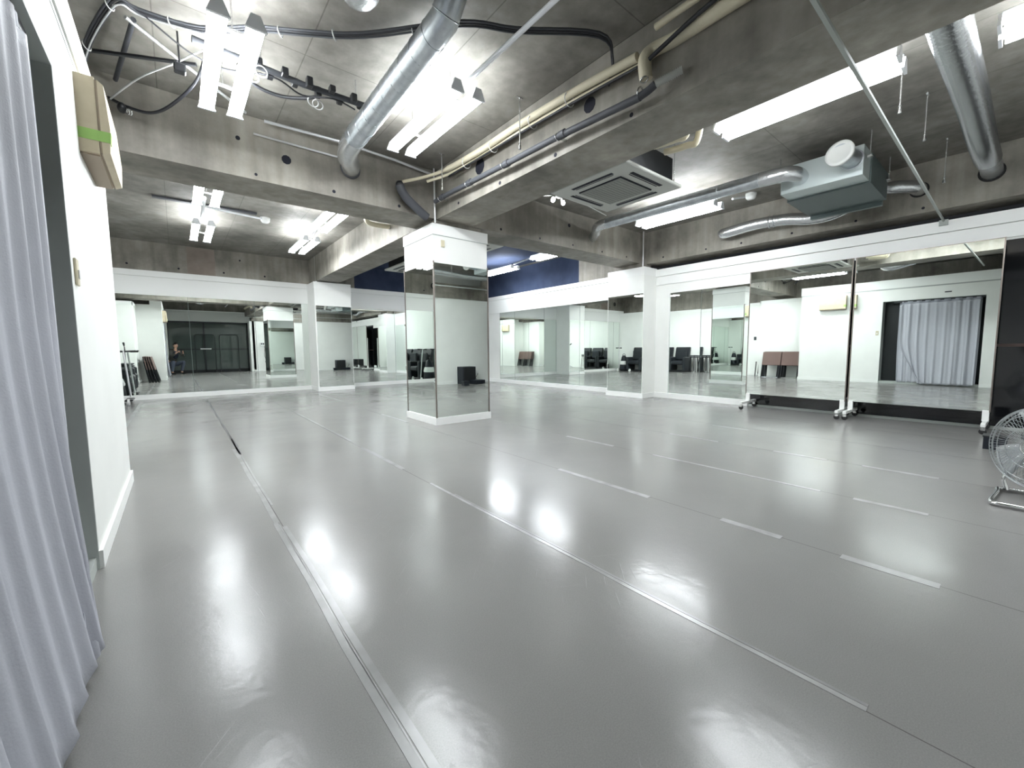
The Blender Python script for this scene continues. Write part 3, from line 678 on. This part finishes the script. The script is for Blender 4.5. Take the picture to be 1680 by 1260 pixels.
# ------------------------------------------------------------ cables on the ceiling above the left wall
t = thing('cable_bundle', 'bundle of grey cables looping over the wall top and along the ceiling', 'cables')
base = [(-.46, 4.5, 2.95), (-.409, 4.38, 3.08), (-.335, 4.12, 3.14), (-.22, 3.78, 3.17), (-.15, 3.68, 3.2), (-.05, 3.72, 3.2), (.255, 3.66, 3.2), (.55, 3.42, 3.2), (.812, 3.26, 3.2), (1.144, 3.02, 3.2), (1.629, 2.52, 3.21), (1.962, 2.33, 3.21), (2.445, 2.0, 3.21), (2.66, 2.05, 3.16), (2.69, 2.1, 3.02)]
for dx, dy, dz, r, mm in ((0, 0, 0, .009, 'blackcable'), (.014, .010, -.008, .007, 'pvc'), (-.010, -.014, .003, .008, 'pvc'), (.004, .02, -.016, .006, 'silver')):
    b2 = [(x+dx, y+dy, z+dz) for x, y, z in base]
    if mm == 'silver': b2 = b2[:7]
    MB().tube(smooth_path(b2, 5), r, 8).build('cable', mm, t)
for (x, y, z) in ((-.36, 4.2, 3.12), (-.2, 3.74, 3.18), (.1, 3.70, 3.19), (.68, 3.34, 3.19), (.98, 3.14, 3.19), (1.4, 2.78, 3.19)):
    MB().torus((x, y, z), .03, .004, (1, -.8, .2), 14, 4).build('tie', 'cable_white', t)
t = thing('lighting_truss', 'horizontal pipe with black clamps and plugs past the nearest light', 'pipe with clamps')
MB().tube([(.20, 3.62, 3.09), (.9, 3.68, 3.09), (1.40, 3.66, 3.09)], .022, 12).build('pipe', 'pvc', t)
rnd = random.Random(3)
for i in range(11):
    x = .50+i*.085; s = (-1) ** i
    k = MB().bbox(x-.022, x+.022, 3.66+s*.045-.03, 3.66+s*.045+.03, 3.06+rnd.uniform(-.01, .02), 3.12, .005)
    k.build('clamp', 'black', t)
MB().tube(smooth_path([(.5, 3.7, 3.05), (.7, 3.62, 3.03), (.9, 3.74, 3.04), (1.1, 3.62, 3.03), (1.3, 3.70, 3.05)], 6), .007, 6).build('cable', 'blackcable', t)
cc = MB()
for (x, y) in ((.56, 3.72), (.60, 3.62), (.99, 3.78), (1.03, 3.8)):
    cc.torus((x, y, 3.04), .04, .005, (.3, .4, .8), 18, 4)
cc.build('coil', 'silver', t)
for (x, y) in ((.6, 3.62), (1.3, 3.66)): MB().cyl((x, y, 3.1), (x, y, ZC), .006, 6).build('hanger', 'steel', t)
pipe('power_cable', [(.50, 3.98, 3.24), (.62, 4.05, 3.16), (.8, 4.03, 3.13), (.96, 3.92, 3.12), (1.02, 3.80, 3.10)], .014, 'blackcable', 'thick black cable curving below the row of clamps', 'cable', 8, smooth=5)
pipe('power_cable', [(-.33, 4.86, 3.1), (-.2, 4.72, 3.0), (-.05, 4.62, 2.96), (.08, 4.45, 2.99), (.235, 4.2, 3.1), (.3, 4.05, 3.24)], .012, 'blackcable', 'slack black cable hanging beside the beige wall unit', 'cable', 8, smooth=6)
pipe('steel_rail', [(-.60, 4.43, 3.15), (.24, 4.03, 3.15)], .014, 'black', 'dark pipe under the ceiling above the left wall end', 'pipe', 10)
pipe('steel_rail', [(-.094, 3.838, 3.2), (-.257, 4.75, 3.2)], .016, 'pvc', 'short dark strut crossing the pipe above the wall end', 'pipe', 8)
pipe('thin_cable', [(-.30, 4.8, 3.06), (-.1, 4.35, 3.08), (.12, 4.0, 3.1), (.3, 3.8, 3.16), (.5, 3.75, 3.2)], .006, 'cable_white', 'thin grey wire rising from the beige unit to the nearest light', 'cable', 6, smooth=5)
pipe('thin_cable', [(-.05, 3.72, 3.19), (.2, 3.85, 3.12), (.4, 3.9, 3.12), (.62, 3.75, 3.1)], .006, 'blackcable', 'thin dark wire swinging below the cable bundle', 'cable', 6, smooth=5)
t = thing('cable_plug', 'round black connector hanging by the beige wall unit', 'connector')
MB().ball((-.232, 4.72, 2.98), (.03, .05, .04), 12, 8).build('body', 'black', t)
MB().torus((-.20, 4.70, 2.955), .022, .005, (.6, .5, .4), 16, 5).torus((-.185, 4.69, 2.95), .022, .005, (.6, .5, .4), 16, 5).build('ring', 'chrome', t)
t = thing('cable_plug', 'black plug on the ceiling between the wall and the nearest light', 'connector')
MB().bbox(.10, .17, 3.88, 3.94, 2.99, 3.05, .008).cyl((.135, 3.91, 3.05), (.135, 3.91, ZC), .006, 6).build('body', 'black', t)
t = thing('cable_ring', 'black cable coil hooked on the beam end over the far recess', 'cable')
MB().torus((-.98, 11.43, 2.95), .07, .018, (.2, 1, 0), 22, 6).build('coil', 'black', t)
t = thing('ceiling_stain_plate', 'dark flat cable tray on the ceiling behind the second far light', 'cable tray')
MB().box(-.15, 1.15, 8.02, 8.10, ZC-.03, ZC-.004).build('tray', 'pvc', t)

# ------------------------------------------------------------ beige unit on the left wall
t = thing('wall_air_conditioner', 'old beige air conditioner high on the white wall with green tape round its end', 'air conditioner', (XL, 3.17, 0))
MB().prism([(0, 2.06), (.078, 2.06), (.078, 2.45), (0, 2.45)], 0, .62, 'y').build('casing', 'beige', t)
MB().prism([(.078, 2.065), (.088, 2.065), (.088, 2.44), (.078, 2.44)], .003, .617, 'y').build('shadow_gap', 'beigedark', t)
MB().prism([(.088, 2.06), (.118, 2.075), (.125, 2.20), (.112, 2.42), (.088, 2.44)], .0, .62, 'y').build('front_cover', 'beige', t)
MB().box(-.0, .080, -.0022, .0, 2.125, 2.18).prism([(.080, 2.125), (.122, 2.125), (.1255, 2.18), (.080, 2.18)], -.0022, .0, 'y').prism([(.1195, 2.125), (.1235, 2.125), (.127, 2.18), (.124, 2.18)], -.0022, .045, 'y').build('tape', 'green', t)
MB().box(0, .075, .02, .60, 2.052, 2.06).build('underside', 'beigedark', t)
t = thing('wall_switch', 'slim cream switch on the edge of the left wall beside the doorway', 'switch', (XL, 2.70, 1.36))
MB().bbox(0, .010, -.03, .03, -.06, .06, .003).build('plate', 'almond', t)
MB().bbox(.010, .016, -.012, .012, -.03, .01, .002).build('rocker', 'whiteplastic', t)
tag(MB().bbox(XL, XL+.01, 2.32, 2.40, 1.22, 1.34, .003).build('intercom_plate', 'screen') if False else MB().bbox(XL, XL+.012, 1.35, 1.47, 2.32, 2.345, .003).build('door_stop', 'pvc'), 'small dark catch on the wall above the curtained doorway', 'catch')

# ------------------------------------------------------------ curtain
def curtain(name, y0, y1, x_top, x_bot, ztop, zbot, flare, folds, amp, phase, label, m='curtain'):
    t = thing(name, label, 'curtain', (0, 0, 0), 0, 'grey curtains in the left doorway')
    nu, nv = int(folds*16), 40; vs = []
    for j in range(nv+1):
        v = j/nv; z = ztop+(zbot-ztop)*v
        e = max(0, (v-.45)/.55) ** 1.6
        for i in range(nu+1):
            u = i/nu
            wv = math.sin(u*folds*2*PI + phase + .5*math.sin(u*9+v*1.2)) + .5*math.sin(u*folds*4.3*PI+phase*2+v)
            a = amp*(.35+.65*v)*(.8+.35*math.sin(u*7.3+1))
            y = y0+(y1-y0)*u - flare*e*u**6 + .5*a*math.cos(u*folds*2*PI+phase)
            x = x_top+(x_bot-x_top)*e + a*wv
            vs.append((x, y, z + (.012*wv if j == nv else 0)))
    fs = [(j*(nu+1)+i, j*(nu+1)+i+1, (j+1)*(nu+1)+i+1, (j+1)*(nu+1)+i) for j in range(nv) for i in range(nu)]
    o = MB().add(vs, fs, True).build('cloth', m, t, fix=False)
    s = o.modifiers.new('thick', 'SOLIDIFY'); s.thickness = .003
    hb = []
    for j in range(5):
        for i in range(nu+1):
            u = i/nu
            wv = math.sin(u*folds*2*PI + phase + .5*math.sin(u*9))
            hb.append((x_top - .012 + amp*.5*wv, y0+(y1-y0)*u, ztop+.01+.055*(j/4) - .10*abs(math.sin(u*folds*PI+phase/2))*(1-j/4)))
    f2 = [(j*(nu+1)+i, j*(nu+1)+i+1, (j+1)*(nu+1)+i+1, (j+1)*(nu+1)+i) for j in range(4) for i in range(nu)]
    h = MB().add(hb, f2, True).build('heading', 'curtaindark', t, fix=False)
    s = h.modifiers.new('thick', 'SOLIDIFY'); s.thickness = .003
    return t
curtain('curtain', .86, 2.24, XL-.015, -.262, 2.10, .03, .55, 8, .018, .4, 'pale lilac grey pleated curtain filling the doorway of the left wall')
curtain('curtain', .84, 2.29, XL-.075, -.335, 2.08, .05, .04, 11, .010, 1.2, 'second grey curtain hanging behind the first with its hem showing at the doorway threshold')
t = thing('curtain_rail', 'dark curtain rail under the head of the doorway', 'curtain rail')
MB().box(XL-.06, XL-.03, .80, 2.40, 2.145, 2.185).build('rail', 'pvc', t)
for i in range(10): MB().box(XL-.05, XL-.04, .9+i*.148, .91+i*.148, 2.10, 2.145).build('hook', 'whiteplastic', t)

# ------------------------------------------------------------ fan on the floor at the frame edge
fc = Vector((4.225, -.155, .342)); fn = Vector((-.80, .55, .08)).normalized()
t = thing('floor_fan', 'round metal floor fan with a wire cage on a bent tube stand', 'fan', (0, 0, 0))
a_ = fn.orthogonal().normalized(); b_ = fn.cross(a_)
def fp(r, ang, d): return fc + (a_*math.cos(ang) + b_*math.sin(ang))*r + fn*d
cg = MB()
R0 = .268
cg.torus(fc, R0, .005, fn, 56, 6)
for d_ in (-.03, .03): cg.torus(fc+fn*d_, R0-.004, .003, fn, 56, 5)
for k in range(72):
    ang = 2*PI*k/72
    cg.tube([fp(.055, ang, .105), fp(.13, ang+.05, .10), fp(.21, ang+.10, .082), fp(.25, ang+.13, .05), fp(R0, ang+.14, .0)], .0010, 4, False)
for r_, d_ in ((.055, .105), (.13, .10), (.21, .082), (.25, .05)): cg.torus(fc+fn*d_, r_, .0022, fn, 48, 5)
cg.build('front_cage', 'cage', t)
cb = MB()
for k in range(60):
    ang = 2*PI*k/60
    cb.tube([fp(.06, ang, -.11), fp(.17, ang, -.105), fp(.245, ang, -.06), fp(R0, ang, 0)], .0010, 4, False)
cb.torus(fc-fn*.11, .06, .003, fn, 32, 5).torus(fc-fn*.105, .17, .002, fn, 40, 5)
cb.build('rear_cage', 'cage', t)
MB().cyl(fc+fn*.098, fc+fn*.112, .055, 28, .05).torus(fc+fn*.112, .045, .004, fn, 28, 5).build('badge', 'chrome', t)
MB().cyl(fc-fn*.20, fc-fn*.05, .065, 24).build('motor', 'silver', t)
bl = MB()
for k in range(3):
    A0 = 2*PI*k/3; vs = []
    for i in range(9):
        for j in range(7):
            r_ = .05+.205*i/8; w_ = (-.5+j/6)*(1.15-.25*i/8); vs.append(fp(r_, A0+w_+.25*i/8, .028*math.sin(w_*2.2)+.01))
    bl.add(vs, [(i*7+j, i*7+j+1, (i+1)*7+j+1, (i+1)*7+j) for i in range(8) for j in range(6)], True)
bl.cyl(fc-fn*.05, fc+fn*.05, .05, 20)
bo = bl.build('blade', 'blade', t); s = bo.modifiers.new('thick', 'SOLIDIFY'); s.thickness = .003
P0 = Vector((3.905, .045, .018)); ex = Vector((.36, .03, 0)); 
st = smooth_path([P0+Vector((.40, -.02, 0)), P0+Vector((.30, -.02, 0)), P0+Vector((.06, .0, 0)), P0+Vector((.0, -.02, 0)), P0+Vector((.0, -.10, 0)), P0+Vector((-.02, -.34, 0)), P0+Vector((.0, -.42, 0)), P0+Vector((.06, -.44, 0)), P0+Vector((.40, -.42, 0)), P0+Vector((.44, -.38, 0)), P0+Vector((.44, -.06, 0)), P0+Vector((.40, -.02, 0))], 6)
MB().tube(st, .0135, 12, False).build('stand', 'chrome', t)
for y_ in (-.06, -.36):
    MB().tube(smooth_path([P0+Vector((.42, y_, 0)), P0+Vector((.43, y_, .12)), fc-fn*.15+Vector((.02, 0, 0))], 5), .012, 10).build('arm', 'chrome', t)
# black box and dark bin by the door
t = thing('plastic_bin', 'small dark navy bin on the floor at the foot of the second rolling mirror', 'bin', (6.09, .075, 0))
MB().prism([(-.07, 0), (.07, 0), (.085, .125), (-.085, .125)], -.075, .075, 'y').build('body', 'bluebin', t)
MB().bbox(-.09, .09, -.082, .082, .12, .132, .003).build('rim', 'black', t)

# ------------------------------------------------------------ things seen in the mirrors
# folding tables leaning in the recess
def ftable():
    t = thing('folding_table', '', 'table', (0, 0, 0), 0, 'folded brown tables leaning in the recess')
    MB().bbox(-.006, .018, -.27, .27, .42, .86, .006).build('table_top', 'brown', t)
    MB().bbox(-.024, -.006, -.27, .27, .42, .86, .006).build('underside', 'blackmetal', t)
    for s in (-1, 1):
        MB().bbox(-.012, .012, s*.25-.018, s*.25+.018, .0, .43, .004).bbox(-.04, -.02, s*.19-.01, s*.19+.01, .0, .7, .004).build('leg', 'blackmetal', t)
    MB().bbox(-.006, .006, -.25, .25, .012, .03, .003).build('crossbar', 'chrome', t)
    MB().bbox(-.018, -.012, -.02, .02, .46, .475, .002).build('latch', 'chrome', t)
    return t
ft = ftable(); k = 0
labs = ['brown folding table leaning in the recess, the front one beside the wall end', 'brown folding table second from the front, leaning beside the wall end', 'brown folding table third from the front, leaning beside the wall end', 'brown folding table against the recess wall, beside the wall end',
        'brown folding table leaning in the recess, the front one beside the outer corner', 'brown folding table second from the front, leaning beside the outer corner', 'brown folding table third from the front, leaning beside the outer corner', 'brown folding table against the recess wall, beside the outer corner']
for cy in (4.56, 5.12):
    for j in range(4):
        o = ft if k == 0 else dup(ft)
        o.location = (-.50 - j*.075, cy, 0); o.rotation_euler = (0, -math.radians(13 - j*1.5), 0); o['label'] = labs[k]; k += 1
# leaning sticks
for i, (y, l, a) in enumerate(((5.76, .72, .22), (5.84, .50, .15))):
    o = MB().cyl((0, 0, 0), (-math.sin(a)*l, 0, math.cos(a)*l), .016, 10).build('leaning_pole', 'black'); o.location = (-1.28+.02*i, y, 0)
    tag(o, ['taller black pole leaning on the recess wall beyond the tables', 'shorter black pole leaning on the recess wall beyond the tables'][i], 'pole')
t = thing('wall_switch', 'grey switch plate on the recess wall beyond the brown tables', 'switch', (-1.45, 5.95, 1.31))
MB().bbox(0, .012, -.04, .04, -.06, .06, .003).build('plate', 'pvc', t)
# padded black chairs along the recess wall
def pchair():
    t = thing('padded_chair', '', 'chair', (0, 0, 0), 0, 'black padded chairs along the recess wall')
    MB().prism([(-.16, .45), (-.05, .42), (-.17, 1.00), (-.22, 1.03), (-.27, 1.0)], -.30, .30, 'y').build('backrest', 'leather', t)
    MB().bbox(-.08, .0, -.24, .24, .50, .90, .03).build('back_cushion', 'leather', t)
    MB().bbox(-.16, .36, -.25, .25, .30, .46, .04).build('seat', 'leather', t)
    for s in (-1, 1): MB().bbox(-.22, .34, s*.31-.06, s*.31+.06, .06, .62, .03).build('armrest', 'leather', t)
    MB().bbox(-.24, .30, -.36, .36, .0, .07, .01).build('base', 'black', t)
    return t
pc = pchair()
for i, (y, lab) in enumerate(((8.85, 'black padded armchair on the recess wall, the one beside the stools'), (9.6, 'black padded armchair in the middle of the recess wall'), (10.35, 'black padded armchair nearest the far mirrors'))):
    o = pc if i == 0 else dup(pc)
    o.location = (-1.18, y, 0); o['label'] = lab
def stool():
    t = thing('stool', '', 'stool', (0, 0, 0), 0, 'black stools along the recess wall')
    MB().lathe((0, 0, 0), [(0, .60), (.15, .60), (.165, .615), (.16, .64), (0, .645)], 20).build('seat', 'leather', t)
    for k in range(4):
        a = PI/4+k*PI/2
        MB().cyl((.12*math.cos(a), .12*math.sin(a), .60), (.18*math.cos(a), .18*math.sin(a), 0), .012, 8).build('leg', 'blackmetal', t)
    return t
sl = stool(); k = 0
for i, (x, y) in enumerate(((-1.12, 8.24), (-1.14, 7.90), (-1.10, 7.56))):
    for j in range(2):
        o = sl if k == 0 else dup(sl)
        o.location = (x, y, .055*j); o.rotation_euler = (0, 0, .35*j)
        o['label'] = 'black round stool, %s of the stacked pair %s' % (('lower', 'upper')[j], ('right beside the padded chairs', 'in the middle of the row of stools', 'nearest the leaning poles')[i]); k += 1
# kick scooter and bag near the far mirrors
t = thing('kick_scooter', 'black and white kick scooter leaning near the corner of the far mirrors', 'scooter', (-.76, 10.95, 0))
MB().cyl((0, .05, .12), (-.06, .10, 1.02), .016, 10).build('stem', 'silver', t)
MB().cyl((-.22, .08, 1.0), (.12, .12, 1.02), .014, 10).build('handlebar', 'black', t)
for s in (-1, 1): MB().cyl((-.05+s*.16, .10+s*.02, 1.01), (-.05+s*.09, .10+s*.01, 1.01), .02, 10).build('grip', 'rubber', t)
MB().bbox(-.06, .06, -.48, .02, .07, .10, .01).build('deck', 'black', t)
for y in (-.50, .10): MB().cyl((-.015, y, .06), (.015, y, .06), .06, 20).build('wheel', 'whiteplastic', t)
t = thing('duffel_bag', 'dark bag with a white band slumped against the scooter', 'bag', (-1.08, 10.97, 0))
MB().lathe((0, 0, 0), [(0, 0), (.16, 0), (.19, .06), (.17, .25), (.13, .45), (.10, .62), (.05, .68), (0, .69)], 20).build('body', 'bluebin', t)
MB().lathe((0, 0, 0), [(.174, .28), (.18, .32), (.15, .42), (.14, .44)], 20).build('band', 'whiteplastic', t)
MB().torus((0, 0, .68), .07, .012, (1, 0, 0), 18, 6).build('strap', 'black', t)
tag(MB().bbox(-.87, -.80, 10.36, 10.46, 0, .07, .02).build('shoe', 'black'), 'small black shoe on the floor at the left wall end', 'shoe')
# microphone stand
t = thing('microphone_stand', 'black microphone stand beside the corner of the recess', 'microphone stand', (-1.2, 6.35, 0))
for k in range(3): MB().cyl((0, 0, .10), (.22*math.cos(k*2.1), .22*math.sin(k*2.1), .01), .01, 8).build('leg', 'black', t)
MB().cyl((0, 0, .08), (0, 0, 1.15), .012, 10).build('pole', 'black', t)
MB().cyl((0, -.18, 1.0), (0, .10, 1.2), .009, 8).build('boom', 'black', t)
MB().cyl((0, .08, 1.19), (0, .2, 1.26), .02, 12, .026).build('microphone', 'black', t)
# clothes racks by the dark glass
def rack(x0, x1, y, label):
    t = thing('clothes_rack', label, 'clothes rack', (0, y, 0), 0, 'black rolling racks before the dark glass')
    P_ = [(x0, 0, .07), (x0, 0, 1.66), (x0+.02, 0, 1.75), (x0+.08, 0, 1.79), (x1-.08, 0, 1.79), (x1-.02, 0, 1.75), (x1, 0, 1.66), (x1, 0, .07)]
    MB().tube(P_, .014, 10).build('frame', 'blackmetal', t)
    for x in (x0, x1):
        f = MB().cyl((x, -.2, .07), (x, .2, .07), .014, 8).build('foot', 'blackmetal', t)
        for yy in (-.19, .19): MB().cyl((x-.01, yy, .027), (x+.01, yy, .027), .027, 12).build('caster', 'rubber', f)
rack(.66, 1.42, -1.08, 'black rolling rack standing before the dark glass nearer the photographer')
rack(1.60, 2.34, -1.08, 'black rolling rack standing before the dark glass nearer the white wall')
# things on the front wall
t = thing('control_panel', 'row of grey switches with a hanging cable on the front wall beside the dark glass', 'control panel', (3.36, -.70, 0))
MB().bbox(-.16, .20, -.0, .05, 1.24, 1.42, .008).build('casing', 'whiteplastic', t)
for i in range(4): MB().box(-.13+i*.08, -.07+i*.08, .05, .054, 1.31, 1.39).build('button', 'pvc', t)
MB().tube(smooth_path([(.02, .03, 1.24), (.03, .04, 1.05), (.0, .04, .8), (.05, .04, .55), (.02, .04, .45), (.12, .04, .38)], 5), .008, 6).bbox(.015, .045, .02, .05, .98, 1.1, .006).build('cable', 'blackcable', t)
MB().bbox(.10, .19, 0, .03, .33, .42, .006).build('plug', 'black', t)
t = thing('subwoofer', 'square black speaker cabinet on the floor against the front wall', 'speaker', (6.52, -.50, 0))
MB().bbox(-.22, .22, -.18, .14, .0, .50, .008).build('cabinet', 'bluebin', t)
MB().bbox(-.19, .19, .14, .15, .03, .47, .004).build('grille', 'black', t)
t = thing('amplifier', 'flat black amplifier lying in front of the speaker cabinet', 'amplifier', (6.70, -.22, 0))
MB().bbox(-.19, .19, -.12, .12, .01, .12, .01).build('casing', 'bluebin', t)
for s in (-.12, .0, .12): MB().cyl((s, .12, .065), (s, .135, .065), .018, 14).build('knob', 'black', t)
t = thing('wall_outlet', 'white outlet with a looped black lead on the front wall past the speaker', 'outlet', (7.02, -.70, .30))
MB().bbox(-.04, .04, 0, .012, -.06, .06, .003).build('plate', 'screen', t)
MB().tube(smooth_path([(0, .012, -.02), (-.02, .05, -.05), (-.1, .06, -.15), (-.05, .06, -.22), (-.18, .2, -.26)], 5), .006, 6).build('lead', 'blackcable', t)

# ------------------------------------------------------------ the photographer (seen in the far mirror)
def skin_mesh(name, nodes, edges, m, parent, root=0, sub=2):
    me = bpy.data.meshes.new(name); me.from_pydata([n[0] for n in nodes], edges, [])
    me.materials.append(M[m]); o = bpy.data.objects.new(name, me); COL.objects.link(o)
    if parent: o.parent = parent
    sk = o.modifiers.new('skin', 'SKIN'); sk.use_smooth_shade = True
    for i, n in enumerate(nodes):
        r = n[1]; me.skin_vertices[0].data[i].radius = (r, r) if not isinstance(r, tuple) else r
    me.skin_vertices[0].data[root].use_root = True
    ss = o.modifiers.new('sub', 'SUBSURF'); ss.levels = sub; ss.render_levels = sub
    return o
RZ = math.radians(-30)
t = thing('person', 'person squatting beside the curtain in dark jacket and blue jeans holding up a phone', 'person', (-.06, -.42, 0), RZ)
# local frame: +Y is where the person looks; the phone is at local (0.03, .40, 1.0)
nodes = [((0, -.30, .42), .13), ((0, -.26, .58), .125), ((0, -.16, .80), .14), ((0, -.06, .99), .12), ((0, 0, 1.08), .055), ((0, .02, 1.14), .05), ((0, .03, 1.22), .05), ((0, .03, 1.28), .05),   # 0-7 spine, neck, head
         ((-.12, -.06, 1.0), .06), ((-.185, .0, .93), .05), ((-.23, .12, .80), .042), ((-.14, .27, .93), .033), ((-.09, .31, .985), .024),            # 8-12 left arm
         ((.12, -.06, 1.0), .06), ((.185, .0, .93), .05), ((.23, .12, .80), .042), ((.14, .27, .93), .033), ((.09, .31, .985), .024),                 # 13-17 right arm
         ((-.11, -.26, .42), .10), ((-.17, .14, .56), .068), ((-.15, .0, .30), .055), ((-.14, -.06, .10), .04), ((-.14, .02, .045), .026), ((-.15, .11, .035), .018),   # 18-23
         ((.11, -.26, .42), .10), ((.24, .14, .56), .068), ((.24, .0, .30), .055), ((.23, -.06, .10), .04), ((.24, .02, .045), .026), ((.25, .11, .035), .018)]      # 24-29
edges = [(0,1),(1,2),(2,3),(3,4),(4,5),(5,6),(6,7),(3,8),(8,9),(9,10),(10,11),(11,12),(3,13),(13,14),(14,15),(15,16),(16,17),(0,18),(18,19),(19,20),(20,21),(21,22),(22,23),(0,24),(24,25),(25,26),(26,27),(27,28),(28,29)]
body = skin_mesh('body', nodes, edges, 'skin', t)
sn = [(n[0], n[1]*(1.16 if k < 8 or k > 17 else 1.42)) for k, n in enumerate(nodes)]
skin_mesh('jacket', [sn[i] for i in (1, 2, 3, 8, 9, 10, 11, 13, 14, 15, 16)]+[((0, -.01, 1.07), .075)], [(0,1),(1,2),(2,3),(3,4),(4,5),(5,6),(2,7),(7,8),(8,9),(9,10),(2,11)], 'shirt', t, 1)
MB().ball((0, -.02, .86), (.115, .10, .18), 18, 12).build('shirt_front', 'vest', t)
skin_mesh('jeans', [sn[i] for i in (0, 18, 19, 20, 21, 24, 25, 26, 27)]+[((0, -.28, .54), .14)], [(0,1),(1,2),(2,3),(3,4),(0,5),(5,6),(6,7),(7,8),(0,9)], 'jeans', t, 0)
for s in (0, 1):
    x = -.145 if s == 0 else .245
    MB().ball((x, .04, .035), (.05, .14, .045), 16, 8).build('shoe', 'shoe', t)
hd = MB().ball((0, .035, 1.27), (.078, .098, .115), 24, 16).build('head', 'skin', t)
MB().tube([(0, .13, 1.285), (0, .148, 1.25), (0, .14, 1.24)], [.008, .016, .012], 10).build('nose', 'skin', hd)
for s in (-1, 1):
    e = MB().ball((s*.03, .122, 1.285), (.013, .010, .008), 12, 8).build('eye', 'eyew', hd)
    MB().ball((s*.079, .03, 1.265), (.012, .02, .032), 12, 8).build('ear', 'skin', hd)
MB().ball((0, .125, 1.215), (.024, .010, .007), 12, 6).build('mouth', 'lips', hd)
hb = MB(); n, m_ = 26, 14
vs = []
for i in range(m_+1):
    th = PI*.62*i/m_
    for k in range(n):
        a = 2*PI*k/n; f_ = 1 if math.sin(a) < .35 else .72
        tt = th*f_; j = 1+.05*math.sin(a*7+i)
        vs.append((.088*math.sin(tt)*math.cos(a)*j, .022+.106*math.sin(tt)*math.sin(a)*j, 1.285+.128*math.cos(tt)))
hb.add(vs, [(i*n+k, i*n+(k+1) % n, (i+1)*n+(k+1) % n, (i+1)*n+k) for i in range(m_) for k in range(n)], True)
hb.build('hair', 'hair', t)
# hands: palm with five unequal fingers closing round the phone
for s in (-1, 1):
    px = s*.088
    hn = [((px, .30, .975), .022), ((px+s*.004, .335, .985), .024), ((px-s*.002, .36, 1.0), .020)]
    he = [(0, 1), (1, 2)]
    for q, (dz, ln) in enumerate(((.030, .040), (.012, .046), (-.006, .043), (-.022, .034))):
        b0 = len(hn)
        hn += [((px+s*.004, .368, 1.0+dz*.8), .0085), ((px-s*.002, .385, 1.0+dz), .008), ((px-s*(.004+ln*.55), .39, 1.0+dz), .007), ((px-s*ln, .386, 1.0+dz), .006)]
        he += [(2, b0), (b0, b0+1), (b0+1, b0+2), (b0+2, b0+3)]
    b0 = len(hn)
    hn += [((px-s*.014, .335, 1.0), .011), ((px-s*.028, .352, 1.008), .009), ((px-s*.045, .357, 1.014), .0075)]
    he += [(1, b0), (b0, b0+1), (b0+1, b0+2)]
    skin_mesh('hand', hn, he, 'skin', t, 0, 1)
R3 = Matrix.Rotation(RZ, 3, 'Z')
pos = R3 @ Vector((0, .371, .985)) + Vector((-.06, -.42, 0))
t = thing('smartphone', 'black smartphone held up in both hands by the person', 'phone', pos, RZ)
MB().bbox(-.078, .078, -.005, .004, -.037, .037, .003).build('body', 'black', t)
MB().bbox(-.072, -.045, .004, .006, .010, .034, .001).build('camera_bump', 'darkglass', t)

# ------------------------------------------------------------ world, camera, view
w = bpy.data.worlds.new('World'); SC.world = w; w.use_nodes = True
w.node_tree.nodes['Background'].inputs[0].default_value = (.6, .65, .7, 1); w.node_tree.nodes['Background'].inputs[1].default_value = .02

cam = bpy.data.cameras.new('camera'); co = bpy.data.objects.new('camera', cam); COL.objects.link(co)
yaw, pitch, roll = .6832, -.0851, -.0075
f = Vector((math.sin(yaw)*math.cos(pitch), math.cos(yaw)*math.cos(pitch), math.sin(pitch)))
rt = Vector((math.cos(yaw), -math.sin(yaw), 0)); up = rt.cross(f)
r2 = rt*math.cos(roll)+up*math.sin(roll); u2 = -rt*math.sin(roll)+up*math.cos(roll)
mw = Matrix(((r2.x, u2.x, -f.x, 0), (r2.y, u2.y, -f.y, 0), (r2.z, u2.z, -f.z, 1.0), (0, 0, 0, 1)))
co.matrix_world = mw
cam.sensor_width = 36; cam.lens = 671.92/1680*36; cam.clip_start = .03
SC.camera = co
vs_ = SC.view_settings; SC.display_settings.display_device = 'sRGB'
vs_.view_transform = 'Standard'; vs_.look = 'None'; vs_.gamma = 1; vs_.use_curve_mapping = False; vs_.exposure = 0.48
cy = SC.cycles
cy.use_denoising = True
try: cy.denoiser = 'OPENIMAGEDENOISE'
except Exception: pass
cy.max_bounces = 12; cy.glossy_bounces = 8; cy.diffuse_bounces = 5; cy.sample_clamp_indirect = 6.0; cy.blur_glossy = .6
cy.caustics_reflective = True
cy.use_light_tree = True
